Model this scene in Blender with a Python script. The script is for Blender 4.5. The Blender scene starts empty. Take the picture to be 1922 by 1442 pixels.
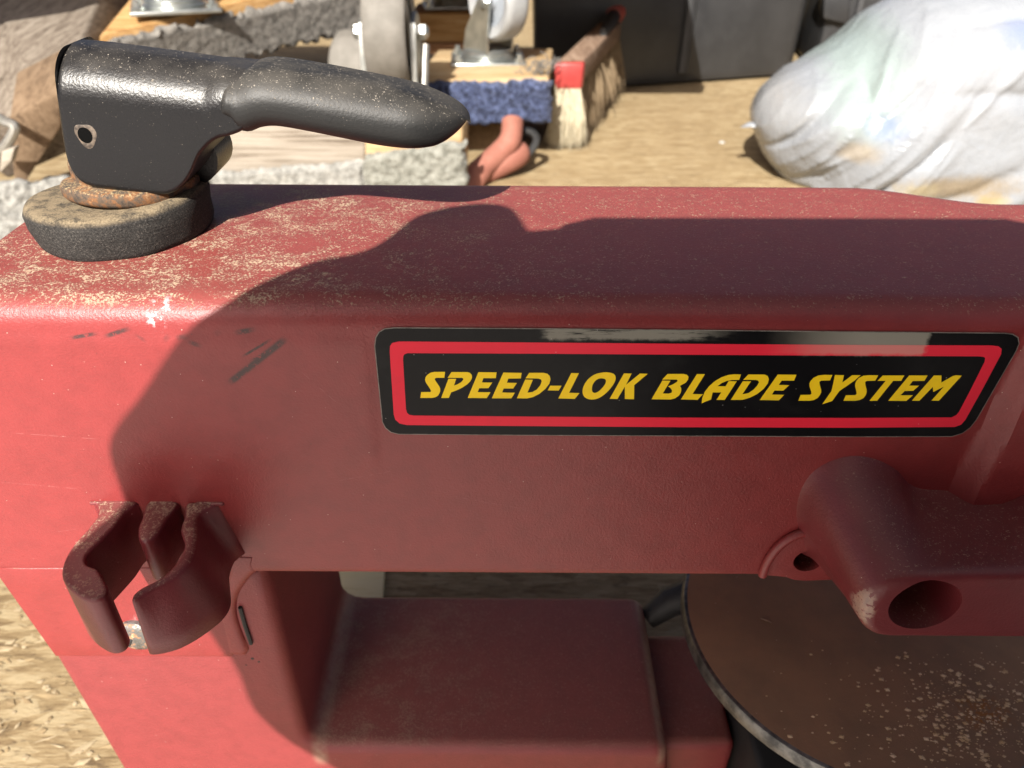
import bpy, bmesh, math, random
import numpy as np
from mathutils import Vector, Matrix, noise as mnoise
from mathutils.geometry import tessellate_polygon
random.seed(7)
rng = np.random.default_rng(7)
scene = bpy.context.scene
COL = scene.collection
CM = 0.01                      # everything below is written in centimetres
RAD = math.radians

# ------------------------------------------------------------------ camera
PITCH, ROLL, FPX, DIST = RAD(34), RAD(.35), 1444.0, 20.0
fw = np.array([0, math.cos(PITCH), -math.sin(PITCH)])
up0 = np.array([0, math.sin(PITCH), math.cos(PITCH)]); rt0 = np.array([1., 0, 0])
rt = rt0*math.cos(ROLL)+up0*math.sin(ROLL); up = up0*math.cos(ROLL)-rt0*math.sin(ROLL)
CAM = -fw*DIST
cd = bpy.data.cameras.new('camera'); cam = bpy.data.objects.new('camera', cd); COL.objects.link(cam)
cam.matrix_world = Matrix(((rt[0], up[0], -fw[0], CAM[0]*CM), (rt[1], up[1], -fw[1], CAM[1]*CM),
                           (rt[2], up[2], -fw[2], CAM[2]*CM), (0, 0, 0, 1)))
cd.sensor_fit = 'HORIZONTAL'; cd.sensor_width = 36; cd.lens = 36*FPX/1922
cd.clip_start = 0.002; cd.clip_end = 100
cd.dof.use_dof = True; cd.dof.focus_distance = 0.205; cd.dof.aperture_fstop = 20
scene.camera = cam

# ------------------------------------------------------------------ light
SUN = np.array([1.1, 3.8, -3.2]); SUN /= np.linalg.norm(SUN)      # the way the light travels
world = bpy.data.worlds.new('World'); scene.world = world; world.use_nodes = True
wn = world.node_tree; wn.nodes.clear()
sky = wn.nodes.new('ShaderNodeTexSky'); sky.sky_type = 'NISHITA'; sky.sun_disc = False; sky.air_density = .45; sky.dust_density = 6; sky.ozone_density = .2
sky.sun_elevation = math.asin(-SUN[2]); sky.sun_rotation = math.atan2(-SUN[0], -SUN[1]) % (2*math.pi)
bg = wn.nodes.new('ShaderNodeBackground'); bg.inputs[1].default_value = .05
wo = wn.nodes.new('ShaderNodeOutputWorld')
wn.links.new(sky.outputs[0], bg.inputs[0]); wn.links.new(bg.outputs[0], wo.inputs[0])
ld = bpy.data.lights.new('sun', 'SUN'); ld.energy = 4.6; ld.angle = RAD(.53); ld.color = (1, .95, .87)
lo = bpy.data.objects.new('sun', ld); COL.objects.link(lo)
lo.rotation_euler = Vector(SUN).to_track_quat('-Z', 'Y').to_euler()
lo.location = (-.5, -1.5, 2)
vs = scene.view_settings; vs.view_transform = 'Standard'; vs.look = 'None'; vs.gamma = 1; vs.exposure = 1.38


def ray(x, y):
    return fw+rt*(x-961)/FPX+up*(721-y)/FPX


def at(x, y, X=None, Y=None, Z=None):
    """the point of the plane X=, Y= or Z= that stands at a point of the photograph"""
    d = ray(x, y)
    k, v = (0, X) if X is not None else (1, Y) if Y is not None else (2, Z)
    return CAM+d*(v-CAM[k])/d[k]


# ------------------------------------------------------------------ node helper
class M:
    def __init__(s, name, off=(0, 0, 0)):
        s.m = bpy.data.materials.new(name); s.m.use_nodes = True
        s.t = s.m.node_tree; s.b = s.t.nodes['Principled BSDF']
        tc = s.n('ShaderNodeTexCoord')
        a = s.n('ShaderNodeVectorMath', operation='MULTIPLY_ADD')
        s.l(tc.outputs['Object'], a.inputs[0]); a.inputs[1].default_value = (100, 100, 100); a.inputs[2].default_value = off
        s.P = a.outputs[0]
        sx = s.n('ShaderNodeSeparateXYZ'); s.l(s.P, sx.inputs[0]); s.x, s.y, s.z = sx.outputs
        g = s.n('ShaderNodeNewGeometry'); sn = s.n('ShaderNodeSeparateXYZ'); s.l(g.outputs['Normal'], sn.inputs[0])
        s.nx, s.ny, s.nz = sn.outputs

    def n(s, ty, **kw):
        d = s.t.nodes.new(ty)
        for k, v in kw.items(): setattr(d, k, v)
        return d

    def l(s, a, b): s.t.links.new(a, b)

    def put(s, v, sock):
        if isinstance(v, bpy.types.NodeSocket): s.l(v, sock)
        elif isinstance(v, (tuple, list)) and len(v) == 3 and sock.type == 'RGBA': sock.default_value = (*v, 1)
        else: sock.default_value = v

    def math(s, op, a, b=0., c=0., clamp=False):
        d = s.n('ShaderNodeMath', operation=op); d.use_clamp = clamp
        for i, v in enumerate((a, b, c)): s.put(v, d.inputs[i])
        return d.outputs[0]

    def mul(s, a, b): return s.math('MULTIPLY', a, b)
    def add(s, a, b): return s.math('ADD', a, b)
    def sub(s, a, b): return s.math('SUBTRACT', a, b)

    def ss(s, v, lo, hi, a=0., b=1.):
        d = s.n('ShaderNodeMapRange', interpolation_type='SMOOTHSTEP')
        for i, q in enumerate((v, lo, hi, a, b)): s.put(q, d.inputs[i])
        return d.outputs[0]

    def scl(s, sc, rot=0., vec=None):
        d = s.n('ShaderNodeMapping'); s.l(vec or s.P, d.inputs[0]); d.inputs['Scale'].default_value = sc
        d.inputs['Rotation'].default_value = rot if isinstance(rot, tuple) else (0, 0, rot)
        return d.outputs[0]

    def noise(s, scale, detail=3, rough=.55, vec=None, dist=0.):
        d = s.n('ShaderNodeTexNoise'); s.l(vec or s.P, d.inputs['Vector'])
        d.inputs['Scale'].default_value = scale; d.inputs['Detail'].default_value = detail
        d.inputs['Roughness'].default_value = rough; d.inputs['Distortion'].default_value = dist
        return d.outputs[0]

    def voro(s, scale, vec=None, out='Distance', feat='F1'):
        d = s.n('ShaderNodeTexVoronoi', feature=feat); s.l(vec or s.P, d.inputs['Vector']); d.inputs['Scale'].default_value = scale
        return d.outputs[out]

    def mix(s, f, a, b):
        d = s.n('ShaderNodeMix', data_type='RGBA')
        s.put(f, d.inputs[0]); s.put(a, d.inputs[6]); s.put(b, d.inputs[7])
        return d.outputs[2]

    def ramp(s, f, *st):
        d = s.n('ShaderNodeValToRGB'); s.l(f, d.inputs[0]); e = d.color_ramp.elements
        while len(e) < len(st): e.new(.5)
        for q, (p, c) in zip(e, st): q.position = p; q.color = (*c, 1)
        return d.outputs[0]

    def bump(s, h, strength=.3, dist=.02, nrm=None):
        d = s.n('ShaderNodeBump'); d.inputs['Strength'].default_value = strength; d.inputs['Distance'].default_value = dist*CM
        s.l(h, d.inputs['Height'])
        if nrm: s.l(nrm, d.inputs['Normal'])
        return d.outputs[0]

    def out(s, color=None, rough=None, normal=None, metal=None, spec=None, **kw):
        for k, v in (('Base Color', color), ('Roughness', rough), ('Normal', normal), ('Metallic', metal), ('Specular IOR Level', spec)):
            if v is not None: s.put(v, s.b.inputs[k])
        for k, v in kw.items(): s.put(v, s.b.inputs[k.replace('_', ' ')])
        return s.m

    def seg(s, a, b, w):
        """1 on the line a-b of the XZ plane, falling to 0 over the width w"""
        ax, az = a; bx, bz = b; L = math.hypot(bx-ax, bz-az); ux, uz = (bx-ax)/L, (bz-az)/L
        dx, dz = s.sub(s.x, ax), s.sub(s.z, az)
        al = s.add(s.mul(dx, ux), s.mul(dz, uz)); ac = s.add(s.mul(dx, -uz), s.mul(dz, ux))
        m = s.mul(s.ss(al, -.05, .25), s.ss(al, L+.05, L-.3))
        return s.mul(m, s.ss(s.math('ABSOLUTE', ac), w, w*.3))


# ------------------------------------------------------------------ mesh helper
def thing(name, label, cat, loc=(0, 0, 0), group=None):
    o = bpy.data.objects.new(name, None); COL.objects.link(o); o.location = [v*CM for v in loc]
    o.empty_display_size = .02
    o['label'] = label; o['category'] = cat
    if group: o['group'] = group
    return o


def rootloc(p):
    v = Vector((0, 0, 0))
    while p is not None:
        v += p.location; p = p.parent
    return v


def obj(name, vf, mat, parent=None, smooth=40, **props):
    v, f = vf
    me = bpy.data.meshes.new(name)
    base = rootloc(parent)/CM if parent else Vector((0, 0, 0))
    me.from_pydata([(float(a[0]-base.x)*CM, float(a[1]-base.y)*CM, float(a[2]-base.z)*CM) for a in v], [], [tuple(int(i) for i in q) for q in f])
    bm = bmesh.new(); bm.from_mesh(me); bmesh.ops.recalc_face_normals(bm, faces=bm.faces[:]); bm.to_mesh(me); bm.free()
    if smooth is not None:
        me.polygons.foreach_set('use_smooth', [True]*len(me.polygons))
        if smooth < 180: me.set_sharp_from_angle(angle=RAD(smooth))
    me.materials.append(mat)
    o = bpy.data.objects.new(name, me); COL.objects.link(o)
    if parent: o.parent = parent
    for k, q in props.items(): o[k] = q
    return o


def join(*vfs):
    V, F = [], []
    for v, f in vfs:
        n = len(V); V += [tuple(q) for q in v]; F += [tuple(i+n for i in q) for q in f]
    return V, F


def loft(secs, cap0=True, cap1=True, closed=True):
    n = len(secs[0]); V = [tuple(p) for s in secs for p in s]; F = []
    for i in range(len(secs)-1):
        for j in range(n if closed else n-1):
            k = (j+1) % n
            F.append((i*n+j, i*n+k, (i+1)*n+k, (i+1)*n+j))
    if cap0: F.append(tuple(range(n))[::-1])
    if cap1: F.append(tuple((len(secs)-1)*n+j for j in range(n)))
    return V, F


def offset(poly, d):
    """poly (2D, counter-clockwise) moved inwards by d"""
    p = np.array(poly, float); a = np.roll(p, 1, 0); b = np.roll(p, -1, 0)
    e1 = p-a; e2 = b-p
    e1 /= np.linalg.norm(e1, axis=1)[:, None]+1e-12; e2 /= np.linalg.norm(e2, axis=1)[:, None]+1e-12
    n1 = np.c_[-e1[:, 1], e1[:, 0]]; n2 = np.c_[-e2[:, 1], e2[:, 0]]
    n = n1+n2; l = (n*n1).sum(1); l = np.where(l < .35, .35, l)
    return p+d*n/l[:, None]


def ccw(poly):
    p = np.array(poly, float); q = np.roll(p, -1, 0)
    return p if (p[:, 0]*q[:, 1]-q[:, 0]*p[:, 1]).sum() > 0 else p[::-1]


def resample(poly, step, closed=True):
    p = [np.array(q, float) for q in poly]; out = []
    m = len(p) if closed else len(p)-1
    for i in range(m):
        a, b = p[i], p[(i+1) % len(p)]; k = max(1, int(np.linalg.norm(b-a)/step))
        out += [a+(b-a)*j/k for j in range(k)]
    if not closed: out.append(p[-1])
    return np.array(out)


def spline(pts, n=6, closed=False):
    p = [np.array(q, float) for q in pts]; out = []; N = len(p)
    g = (lambda i: p[i % N]) if closed else (lambda i: p[min(max(i, 0), N-1)])
    for i in range(N if closed else N-1):
        a, b, c, d = g(i-1), g(i), g(i+1), g(i+2)
        for j in range(n):
            t = j/n
            out.append(.5*((2*b)+(c-a)*t+(2*a-5*b+4*c-d)*t*t+(3*b-a-3*c+d)*t**3))
    if not closed: out.append(p[-1])
    return np.array(out)


def slab(poly, f, h0, h1, r0=0., r1=0., seg=4):
    """prism over a 2D outline from height h0 to h1 with rounded rims r0, r1; f(u, v, h) -> xyz"""
    poly = ccw(poly); S = []; sg = 1 if h1 > h0 else -1
    prof = []
    if r0 > 0: prof += [(r0-r0*math.sin(t), h0+sg*(r0-r0*math.cos(t))) for t in np.linspace(0, math.pi/2, seg+1)]
    else: prof.append((0, h0))
    if r1 > 0: prof += [(r1-r1*math.cos(t), h1-sg*(r1-r1*math.sin(t))) for t in np.linspace(0, math.pi/2, seg+1)]
    else: prof.append((0, h1))
    for d, h in prof:
        q = offset(poly, d) if d > 1e-6 else poly
        S.append([f(a, b, h) for a, b in q])
    v, F = loft(S, False, False)
    n = len(poly)
    # the caps are tessellated: the outline may be concave
    for q, o in ((S[0], 0), (S[-1], len(v)-n)):
        p2 = offset(poly, prof[0][0] if o == 0 else prof[-1][0])
        F += [tuple(i+o for i in t) for t in tessellate_polygon([[Vector((a, b, 0)) for a, b in p2]])]
    return v, F


XZ = lambda a, b, h: (a, h, b)         # outline in the XZ plane, height along Y
XY = lambda a, b, h: (a, b, h)         # outline in plan, height along Z


def pxz(pts, Y): return [(q[0], q[2]) for q in (at(x, y, Y=Y) for x, y in pts)]


def box(c, s, r=0., R=None):
    x, y, z = (q/2 for q in s); r = min(r, x*.9, y*.9, z*.9)
    base = [(-x, -y), (x, -y), (x, y), (-x, y)]
    if r > 0:
        base = []
        for cx, cy, a in ((x-r, y-r, 0), (-x+r, y-r, 90), (-x+r, -y+r, 180), (x-r, -y+r, 270)):
            base += [(cx+r*math.cos(RAD(a+t)), cy+r*math.sin(RAD(a+t))) for t in (0, 30, 60, 90)]
    v, f = slab(base, XY, -z, z, r, r, 3)
    R = R or Matrix.Identity(3)
    return [tuple(np.array(c)+np.array(R @ Vector(q))) for q in v], f


def frame_of(d):
    d = np.array(d, float); d /= np.linalg.norm(d); a = np.array([0, 0, 1.]) if abs(d[2]) < .9 else np.array([1., 0, 0])
    u = np.cross(a, d); u /= np.linalg.norm(u); return d, u, np.cross(d, u)


def lathe(prof, c, axis=(0, 0, 1), n=32, cap=True):
    d, u, w = frame_of(axis); c = np.array(c, float)
    S = [[c+d*h+r*(u*math.cos(t)+w*math.sin(t)) for t in np.linspace(0, 2*math.pi, n, endpoint=False)] for r, h in prof]
    return loft(S, cap, cap)


def tube(path, rad, n=12, sq=1.):
    P = np.array(path, float); S = []
    rad = [rad]*len(P) if np.isscalar(rad) else rad
    u = None
    for i, p in enumerate(P):
        d = P[min(i+1, len(P)-1)]-P[max(i-1, 0)]; d /= np.linalg.norm(d)
        if u is None: _, u, _ = frame_of(d)
        u = u-d*(u@d); u /= np.linalg.norm(u); w = np.cross(d, u)
        S.append([p+rad[i]*(u*math.cos(t)+sq*w*math.sin(t)) for t in np.linspace(0, 2*math.pi, n, endpoint=False)])
    return loft(S)


def hexa(q, back, r=.3, n=1):
    """a beam: four corners of its front face (clockwise from top left) and the way to its back face"""
    q = [np.array(p, float) for p in q]; back = np.array(back, float)
    v = q+[p+back for p in q]
    bm = bmesh.new(); vs_ = [bm.verts.new(p) for p in v]
    for f in ((0, 1, 2, 3), (7, 6, 5, 4), (0, 4, 5, 1), (1, 5, 6, 2), (2, 6, 7, 3), (3, 7, 4, 0)): bm.faces.new([vs_[i] for i in f])
    if r: bmesh.ops.bevel(bm, geom=bm.edges[:], offset=r, segments=2, profile=.5, affect='EDGES')
    bm.verts.index_update()
    out = [tuple(p.co) for p in bm.verts], [tuple(w.index for w in f.verts) for f in bm.faces]; bm.free()
    return out


def rough_sheet(q, amp, nu, nv, thick, seed=0, fr=.8, edge=.5):
    """a shaggy carpet skin over the quad q (clockwise from top left): a lumpy front with ragged rims that wrap back"""
    q = [np.array(p, float) for p in q]; nrm = np.cross(q[1]-q[0], q[3]-q[0]); nrm /= np.linalg.norm(nrm)
    if nrm[1] > 0: nrm = -nrm
    S = []
    for j in range(nv+1):
        row = []
        for i in range(nu+1):
            a, b = i/nu, j/nv
            p = (q[0]*(1-a)+q[1]*a)*(1-b)+(q[3]*(1-a)+q[2]*a)*b
            rim = min(a*nu, (1-a)*nu, b*nv, (1-b)*nv)
            h = mnoise.fractal(Vector((p*fr).tolist())+Vector((seed*7.3, 0, 0)), .8, 2., 3)+.6*mnoise.noise(Vector((p*fr*2.7).tolist()))
            k = thick*min(1., rim/2.5)**.5 if rim > 0 else -.2
            jit = np.array([mnoise.noise(Vector((p*1.1).tolist())+Vector((9, seed, 0))), 0, mnoise.noise(Vector((p*1.1).tolist())+Vector((0, seed, 9)))])*edge*(1. if rim < 2 else .05)
            row.append(p+nrm*(k+amp*h)+jit)
        S.append(row)
    return loft(S, False, False, closed=False)


def cut(o, vf):
    """drill the solid vf out of o"""
    c = obj('cutter', vf, o.data.materials[0]); bpy.context.view_layer.update()
    md = o.modifiers.new('cut', 'BOOLEAN'); md.object = c; md.operation = 'DIFFERENCE'; md.solver = 'EXACT'
    dg = bpy.context.evaluated_depsgraph_get(); me = bpy.data.meshes.new_from_object(o.evaluated_get(dg))
    o.modifiers.clear(); old = o.data; o.data = me; me.name = o.name; me.set_sharp_from_angle(angle=RAD(35))
    bpy.data.objects.remove(c, do_unlink=True); bpy.data.meshes.remove(old)


def sstep(x, a, b):
    t = np.clip((x-a)/(b-a), 0, 1); return t*t*(3-2*t)


GZ = -25.0                                   # the plywood floor
SAWB = (0., 4., GZ)
SO = SAWB                                    # offset that turns saw object space into these centimetres

# ------------------------------------------------------------------ materials
def red_paint(name, base=(.215, .025, .0255), dust=1., texture=.55, rough=.40, scuffs=False, film0=.20, chipped=False, corner=False):
    m = M(name, SO)
    big = m.noise(.35, 4); fine = m.noise(8, 4, .7); sp = m.noise(17, 3, .7)
    col = m.mix(m.ss(m.noise(1.3, 5, .6), .35, .7), base, tuple(c*.88 for c in base))
    # sawdust that has settled on what faces up, thickest round the lever
    upm = m.ss(m.nz, .55, .97)
    near = m.ss(m.x, 5, -8.5)
    swirl = m.noise(.75, 5, .6, vec=m.scl((1, 1.5, 1), .5), dist=.5)
    mid = m.noise(3.2, 4, .65, vec=m.scl((1, 1.3, 1), .4))
    dens = m.add(m.mul(m.ss(swirl, .30, .70), m.add(m.mul(near, .80), .10)), m.mul(m.ss(mid, .35, .65), .30))
    thr = m.sub(.585, m.mul(dens, .115))
    grain = m.add(m.mul(sp, .62), m.mul(fine, .38))
    spk = m.ss(grain, thr, m.add(thr, .07))
    film = m.add(film0, m.mul(m.ss(dens, .2, 1.3), .16))
    col = m.mix(m.mul(film, upm), col, (.20, .135, .10))
    dm = m.mul(m.mul(m.mul(spk, .78), dust), upm)
    dm = m.math('MINIMUM', dm, 1.)
    dcol = m.mix(m.noise(20, 2), (.36, .26, .165), (.50, .395, .28))
    col = m.mix(dm, col, dcol)
    # stray light flecks and dark nicks
    vd = m.voro(2.6, vec=m.scl((1, 1, 1))); fl = m.ss(vd, .045, .02)
    col = m.mix(m.mul(fl, .55), col, (.75, .62, .52))
    vk = m.voro(1.1, vec=m.scl((1, .9, 1.4), (.3, .5, .9))); col = m.mix(m.mul(m.ss(vk, .03, .015), .7), col, (.05, .02, .02))
    if scuffs:
        def S(a, b, w):
            A, B = at(*a, Y=0), at(*b, Y=0); return m.seg((A[0], A[2]), (B[0], B[2]), w)
        face = m.ss(m.ny, -.25, -.6)
        brk = m.ss(m.noise(7, 4, .7), .33, .47)
        k = S((430, 718), (540, 632), .13)
        for q in (((455, 668), (512, 634), .05), ((470, 676), (536, 640), .05), ((130, 634), (186, 625), .07), ((195, 632), (246, 616), .08), ((255, 628), (276, 640), .06),
                  ((308, 640), (318, 628), .09), ((330, 634), (356, 630), .10), ((352, 640), (382, 648), .10), ((402, 628), (415, 622), .11), ((440, 625), (482, 618), .10)):
            k = m.math('MAXIMUM', k, S(*q))
        col = m.mix(m.mul(m.mul(m.mul(k, face), brk), .92), col, (.03, .016, .016))
        pale = S((0, 905), (150, 918), .02)
        for q in (((20, 810), (190, 822), .02), ((95, 1000), (170, 990), .015), ((620, 905), (760, 880), .015), ((840, 930), (980, 955), .015), ((1180, 880), (1290, 905), .015), ((560, 690), (640, 760), .012)):
            pale = m.math('MAXIMUM', pale, S(*q))
        col = m.mix(m.mul(m.mul(m.mul(pale, face), m.ss(m.noise(5, 3), .42, .6)), .14), col, (.52, .25, .24))
        wh = m.mul(S((285, 618), (302, 560), .35), m.ss(m.noise(6, 4, .7), .5, .62))
        col = m.mix(m.mul(m.mul(wh, face), .5), col, (.85, .7, .72))
    if corner:
        cm_ = m.math('MAXIMUM', m.mul(m.ss(m.math('ABSOLUTE', m.add(m.x, 7.35)), .42, .05), m.ss(m.z, -15.6, -16.3)), m.ss(m.math('ABSOLUTE', m.sub(m.x, 5.95)), .30, .05))
        cm_ = m.mul(m.mul(cm_, m.ss(m.z, -18.4, -17.7)), m.ss(m.noise(2.5, 4, .7), .25, .6, .35, 1.))
        col = m.mix(m.mul(cm_, .5), col, (.34, .25, .18))
    if chipped:
        q = at(1618, 1150, Y=-3.0); ds = [m.sub(a, float(b)) for a, b in ((m.x, q[0]), (m.y, q[1]), (m.z, q[2]))]
        r2 = m.math('SQRT', m.add(m.mul(m.mul(ds[0], ds[0]), 6.), m.add(m.mul(m.mul(ds[1], ds[1]), 2.), m.mul(ds[2], ds[2]))))
        bl = m.mul(m.ss(r2, .95, .55), m.ss(m.add(m.noise(3., 4, .7), m.mul(m.ss(r2, .9, .1), .15)), .5, .56))
        col = m.mix(m.mul(bl, .85), col, m.mix(m.noise(9, 3), (.50, .30, .21), (.16, .13, .13)))
    h = m.add(m.mul(m.noise(13, 3, .7), 1.), m.mul(m.mul(spk, upm), 1.2*dust))
    nrm = m.bump(h, texture, .028)
    nrm = m.bump(m.noise(.55, 3, .5), .12, .25, nrm)
    return m.out(col, m.add(rough, m.mul(dm, .4)), nrm, spec=.5)


RED = red_paint('red_paint', scuffs=True)
REDCAST = red_paint('red_cast_paint', base=(.20, .029, .031), dust=.38, texture=.8, rough=.5, film0=.26, corner=True)
REDPART = red_paint('red_part_paint', base=(.145, .019, .023), dust=.7, texture=.4, rough=.4, film0=.16, chipped=True)


def black_metal(name, dust=1., base=(.006, .006, .007), rough=.28, bump=.5):
    m = M(name, SO)
    sp = m.noise(30, 2, .6); fn = m.noise(8, 4, .7); upm = m.ss(m.nz, -.35, .8)
    thr = m.sub(.685, m.mul(upm, .07*dust)); k = m.ss(m.add(m.mul(sp, .62), m.mul(fn, .42)), thr, m.add(thr, .05))
    k = m.mul(k, m.add(.5, m.mul(upm, .5)))
    film = m.mul(m.ss(m.noise(.9, 4), .2, .7), m.mul(m.ss(m.nz, .15, .9), .09*dust))
    dm = m.math('MAXIMUM', m.mul(k, .8), film)
    col = m.mix(dm, base, (.34, .30, .25))
    nb = m.bump(m.add(m.noise(14, 3, .6), k), bump, .02)
    return m.out(col, m.add(rough, m.math('MINIMUM', m.mul(dm, 2.), .45)), nb, spec=.34)


BLACK = black_metal('black_lever_paint')
GRIP = black_metal('black_rubber_grip', dust=1.15, base=(.011, .011, .011), rough=.44, bump=.35)


def foam():
    m = M('black_foam', SO); n = m.noise(20, 3, .75); b = m.noise(3, 5, .7); upm = m.ss(m.nz, .3, .9)
    base = m.mix(m.ss(n, .3, .7), (.016, .0155, .015), (.045, .042, .039))
    k = m.ss(m.add(m.mul(n, .7), m.mul(b, .3)), .55, .68)
    col = m.mix(m.mul(k, .6), base, (.17, .155, .135))
    tan = m.mix(n, (.16, .12, .075), (.33, .26, .165))
    col = m.mix(m.mul(upm, m.ss(m.add(m.mul(b, .7), m.mul(n, .3)), .34, .60, .12, .85)), col, tan)
    lay = m.noise(4, 3, .6, vec=m.scl((.4, .4, 6)))
    col = m.mix(m.mul(m.ss(lay, .58, .72), m.sub(.5, m.mul(upm, .5))), col, (.010, .010, .010))
    return m.out(col, .95, m.bump(m.add(n, m.mul(lay, .8)), .8, .04), spec=.2)


def rust():
    m = M('rusty_washer', SO); n = m.noise(2.2, 5, .7); f = m.noise(14, 4, .7)
    col = m.ramp(n, (.36, (.03, .027, .025)), (.48, (.085, .058, .04)), (.57, (.17, .075, .03)), (.68, (.27, .19, .11)))
    col = m.mix(m.mul(m.ss(f, .5, .62), m.ss(m.nz, .2, .8)), col, (.30, .22, .12))
    return m.out(col, .8, m.bump(f, .6, .03), spec=.3)


def table_mat():
    m = M('browned_steel', SO); n = m.noise(.5, 5, .6); f = m.noise(17, 4, .7)
    col = m.mix(m.ss(n, .3, .7), (.30, .172, .10), (.235, .143, .087))
    # rust bloom with pale flakes near the blade hole
    c = at(1850, 1340, Z=-13); dx, dy = m.sub(m.x, c[0]), m.sub(m.y, c[1])
    r = m.math('SQRT', m.add(m.mul(dx, dx), m.mul(m.mul(dy, dy), 1.8)))
    rr = m.add(r, m.mul(m.sub(m.noise(1.6, 4, .7), .5), 2.2))
    core = m.mul(m.ss(rr, 1.2, .3), m.ss(m.noise(6, 4, .7), .4, .6))
    wide = m.ss(rr, 4.2, .6)
    fl = m.mul(m.ss(m.voro(6.5, vec=m.scl((1, 1.4, 1), .5)), .26, .14), m.ss(m.add(m.noise(1.2, 4, .7), m.mul(wide, .36)), .68, .8))
    fl2 = m.mul(m.ss(m.voro(14), .22, .12), m.ss(m.add(m.noise(2.2, 3, .7), m.mul(wide, .3)), .72, .85))
    col = m.mix(m.mul(core, .85), col, (.34, .13, .03))
    col = m.mix(m.mul(m.math('MAXIMUM', fl, m.mul(fl2, .7)), .8), col, (.55, .38, .22))
    col = m.mix(m.mul(m.ss(m.voro(2.0), .05, .02), .7), col, (.6, .5, .4))
    return m.out(col, .62, m.bump(m.add(f, m.mul(fl, 2.)), .35, .03), spec=.18)


K = .52                        # overall reflectance of the dusty background things
def dim(c): return tuple(q*K for q in c)


def simple(name, c1, c2, rough=.5, metal=0., sc=1., bump=.2, bsc=10, spec=.5, off=(0, 0, 0), stretch=(1, 1, 1), bd=.03, **kw):
    if metal < .5: c1, c2 = dim(c1), dim(c2)
    m = M(name, off); n = m.noise(sc, 5, .65, vec=m.scl(stretch)); f = m.noise(bsc, 4, .65, vec=m.scl(stretch))
    return m.out(m.mix(m.ss(n, .32, .68), c1, c2), rough, m.bump(f, bump, bd), metal, spec, **kw)


RIM = simple('worn_steel_rim', (.06, .06, .06), (.20, .195, .185), .42, .85, 1.5, .3, 12, off=SO)
DARK = simple('dark_cast_iron', (.02, .021, .023), (.035, .035, .036), .6, 0, 1, .4, 8, off=SO)
BOLT = None


def bolt_mat():
    m = M('rusted_bolt', SO); n = m.noise(4, 4, .7)
    col = m.ramp(n, (.38, (.30, .30, .29)), (.52, (.12, .11, .10)), (.62, (.30, .14, .06)), (.72, (.55, .45, .33)))
    return m.out(col, m.ss(n, .35, .65, .3, .8), m.bump(m.noise(11, 3), .5, .03), m.ss(n, .58, .42))


def plywood():
    m = M('weathered_plywood')
    v = m.scl((.10, .9, 1), .04); v2 = m.scl((.35, 3.2, 1), .06)
    g = m.noise(1.0, 5, .68, vec=v, dist=.8); g2 = m.noise(1.0, 5, .7, vec=v2, dist=.5); b = m.noise(.05, 4, .6)
    ch = m.voro(1.0, vec=m.scl((.55, 1.9, 1), .12), out='Color')
    chs = m.n('ShaderNodeSeparateColor'); m.l(ch, chs.inputs[0])
    near_ = m.ss(m.y, 60, 25); v3 = m.noise(1.0, 4, .75, vec=m.scl((.9, 6.5, 1), .1), dist=.6); t = m.add(m.mul(g, .5), m.mul(g2, .38)); t = m.add(m.mul(m.sub(t, .44), m.add(.72, m.mul(near_, .4))), m.add(.50, m.mul(m.sub(v3, .5), m.mul(near_, .55)))); t = m.add(t, m.add(.03, m.mul(m.sub(chs.outputs[0], .35), m.add(.15, m.mul(near_, .05)))))
    col = m.ramp(t, (.34, dim((.17, .105, .05))), (.44, dim((.34, .235, .12))), (.54, dim((.47, .345, .185))), (.66, dim((.62, .49, .29))))
    col = m.mix(m.ss(b, .42, .62, 0, .25), col, dim((.40, .28, .15)))
    dk = m.mul(m.ss(m.noise(1.6, 5, .75, vec=m.scl((.4, 1.2, 1), .3)), .54, .68), .75)
    col = m.mix(dk, col, dim((.15, .10, .06)))
    return m.out(col, .8, m.bump(m.add(t, m.mul(m.noise(7, 3, .7, vec=m.scl((.4, 2, 1))), .4)), .7, .10), spec=.25)


def wood(name, a, b, c, stretch=(.08, 1.2, 1.2), rot=0., gray=.0):
    m = M(name); v = m.scl(stretch, rot); g = m.noise(1.2, 5, .68, vec=v, dist=.7); f = m.noise(4, 4, .7, vec=v)
    t = m.add(m.mul(g, .7), m.mul(f, .3))
    col = m.ramp(t, (.36, dim(c)), (.48, dim(a)), (.62, dim(b)))
    return m.out(col, .8, m.bump(t, .6, .045), spec=.2)


def carpet(name, a, b, c, sc=2.2, bd=.08):
    m = M(name); n = m.noise(sc, 5, .75); w = m.voro(sc*.8, vec=m.scl((1, 1, 1)))
    fib = m.noise(sc*6, 3, .7)
    t = m.add(m.mul(n, .55), m.add(m.mul(fib, .3), m.mul(w, .15)))
    col = m.ramp(t, (.36, dim(a)), (.48, dim(b)), (.62, dim(c)))
    return m.out(col, .95, m.bump(m.add(n, m.mul(fib, .6)), 1., bd), spec=.1, Sheen_Weight=.15)


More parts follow.
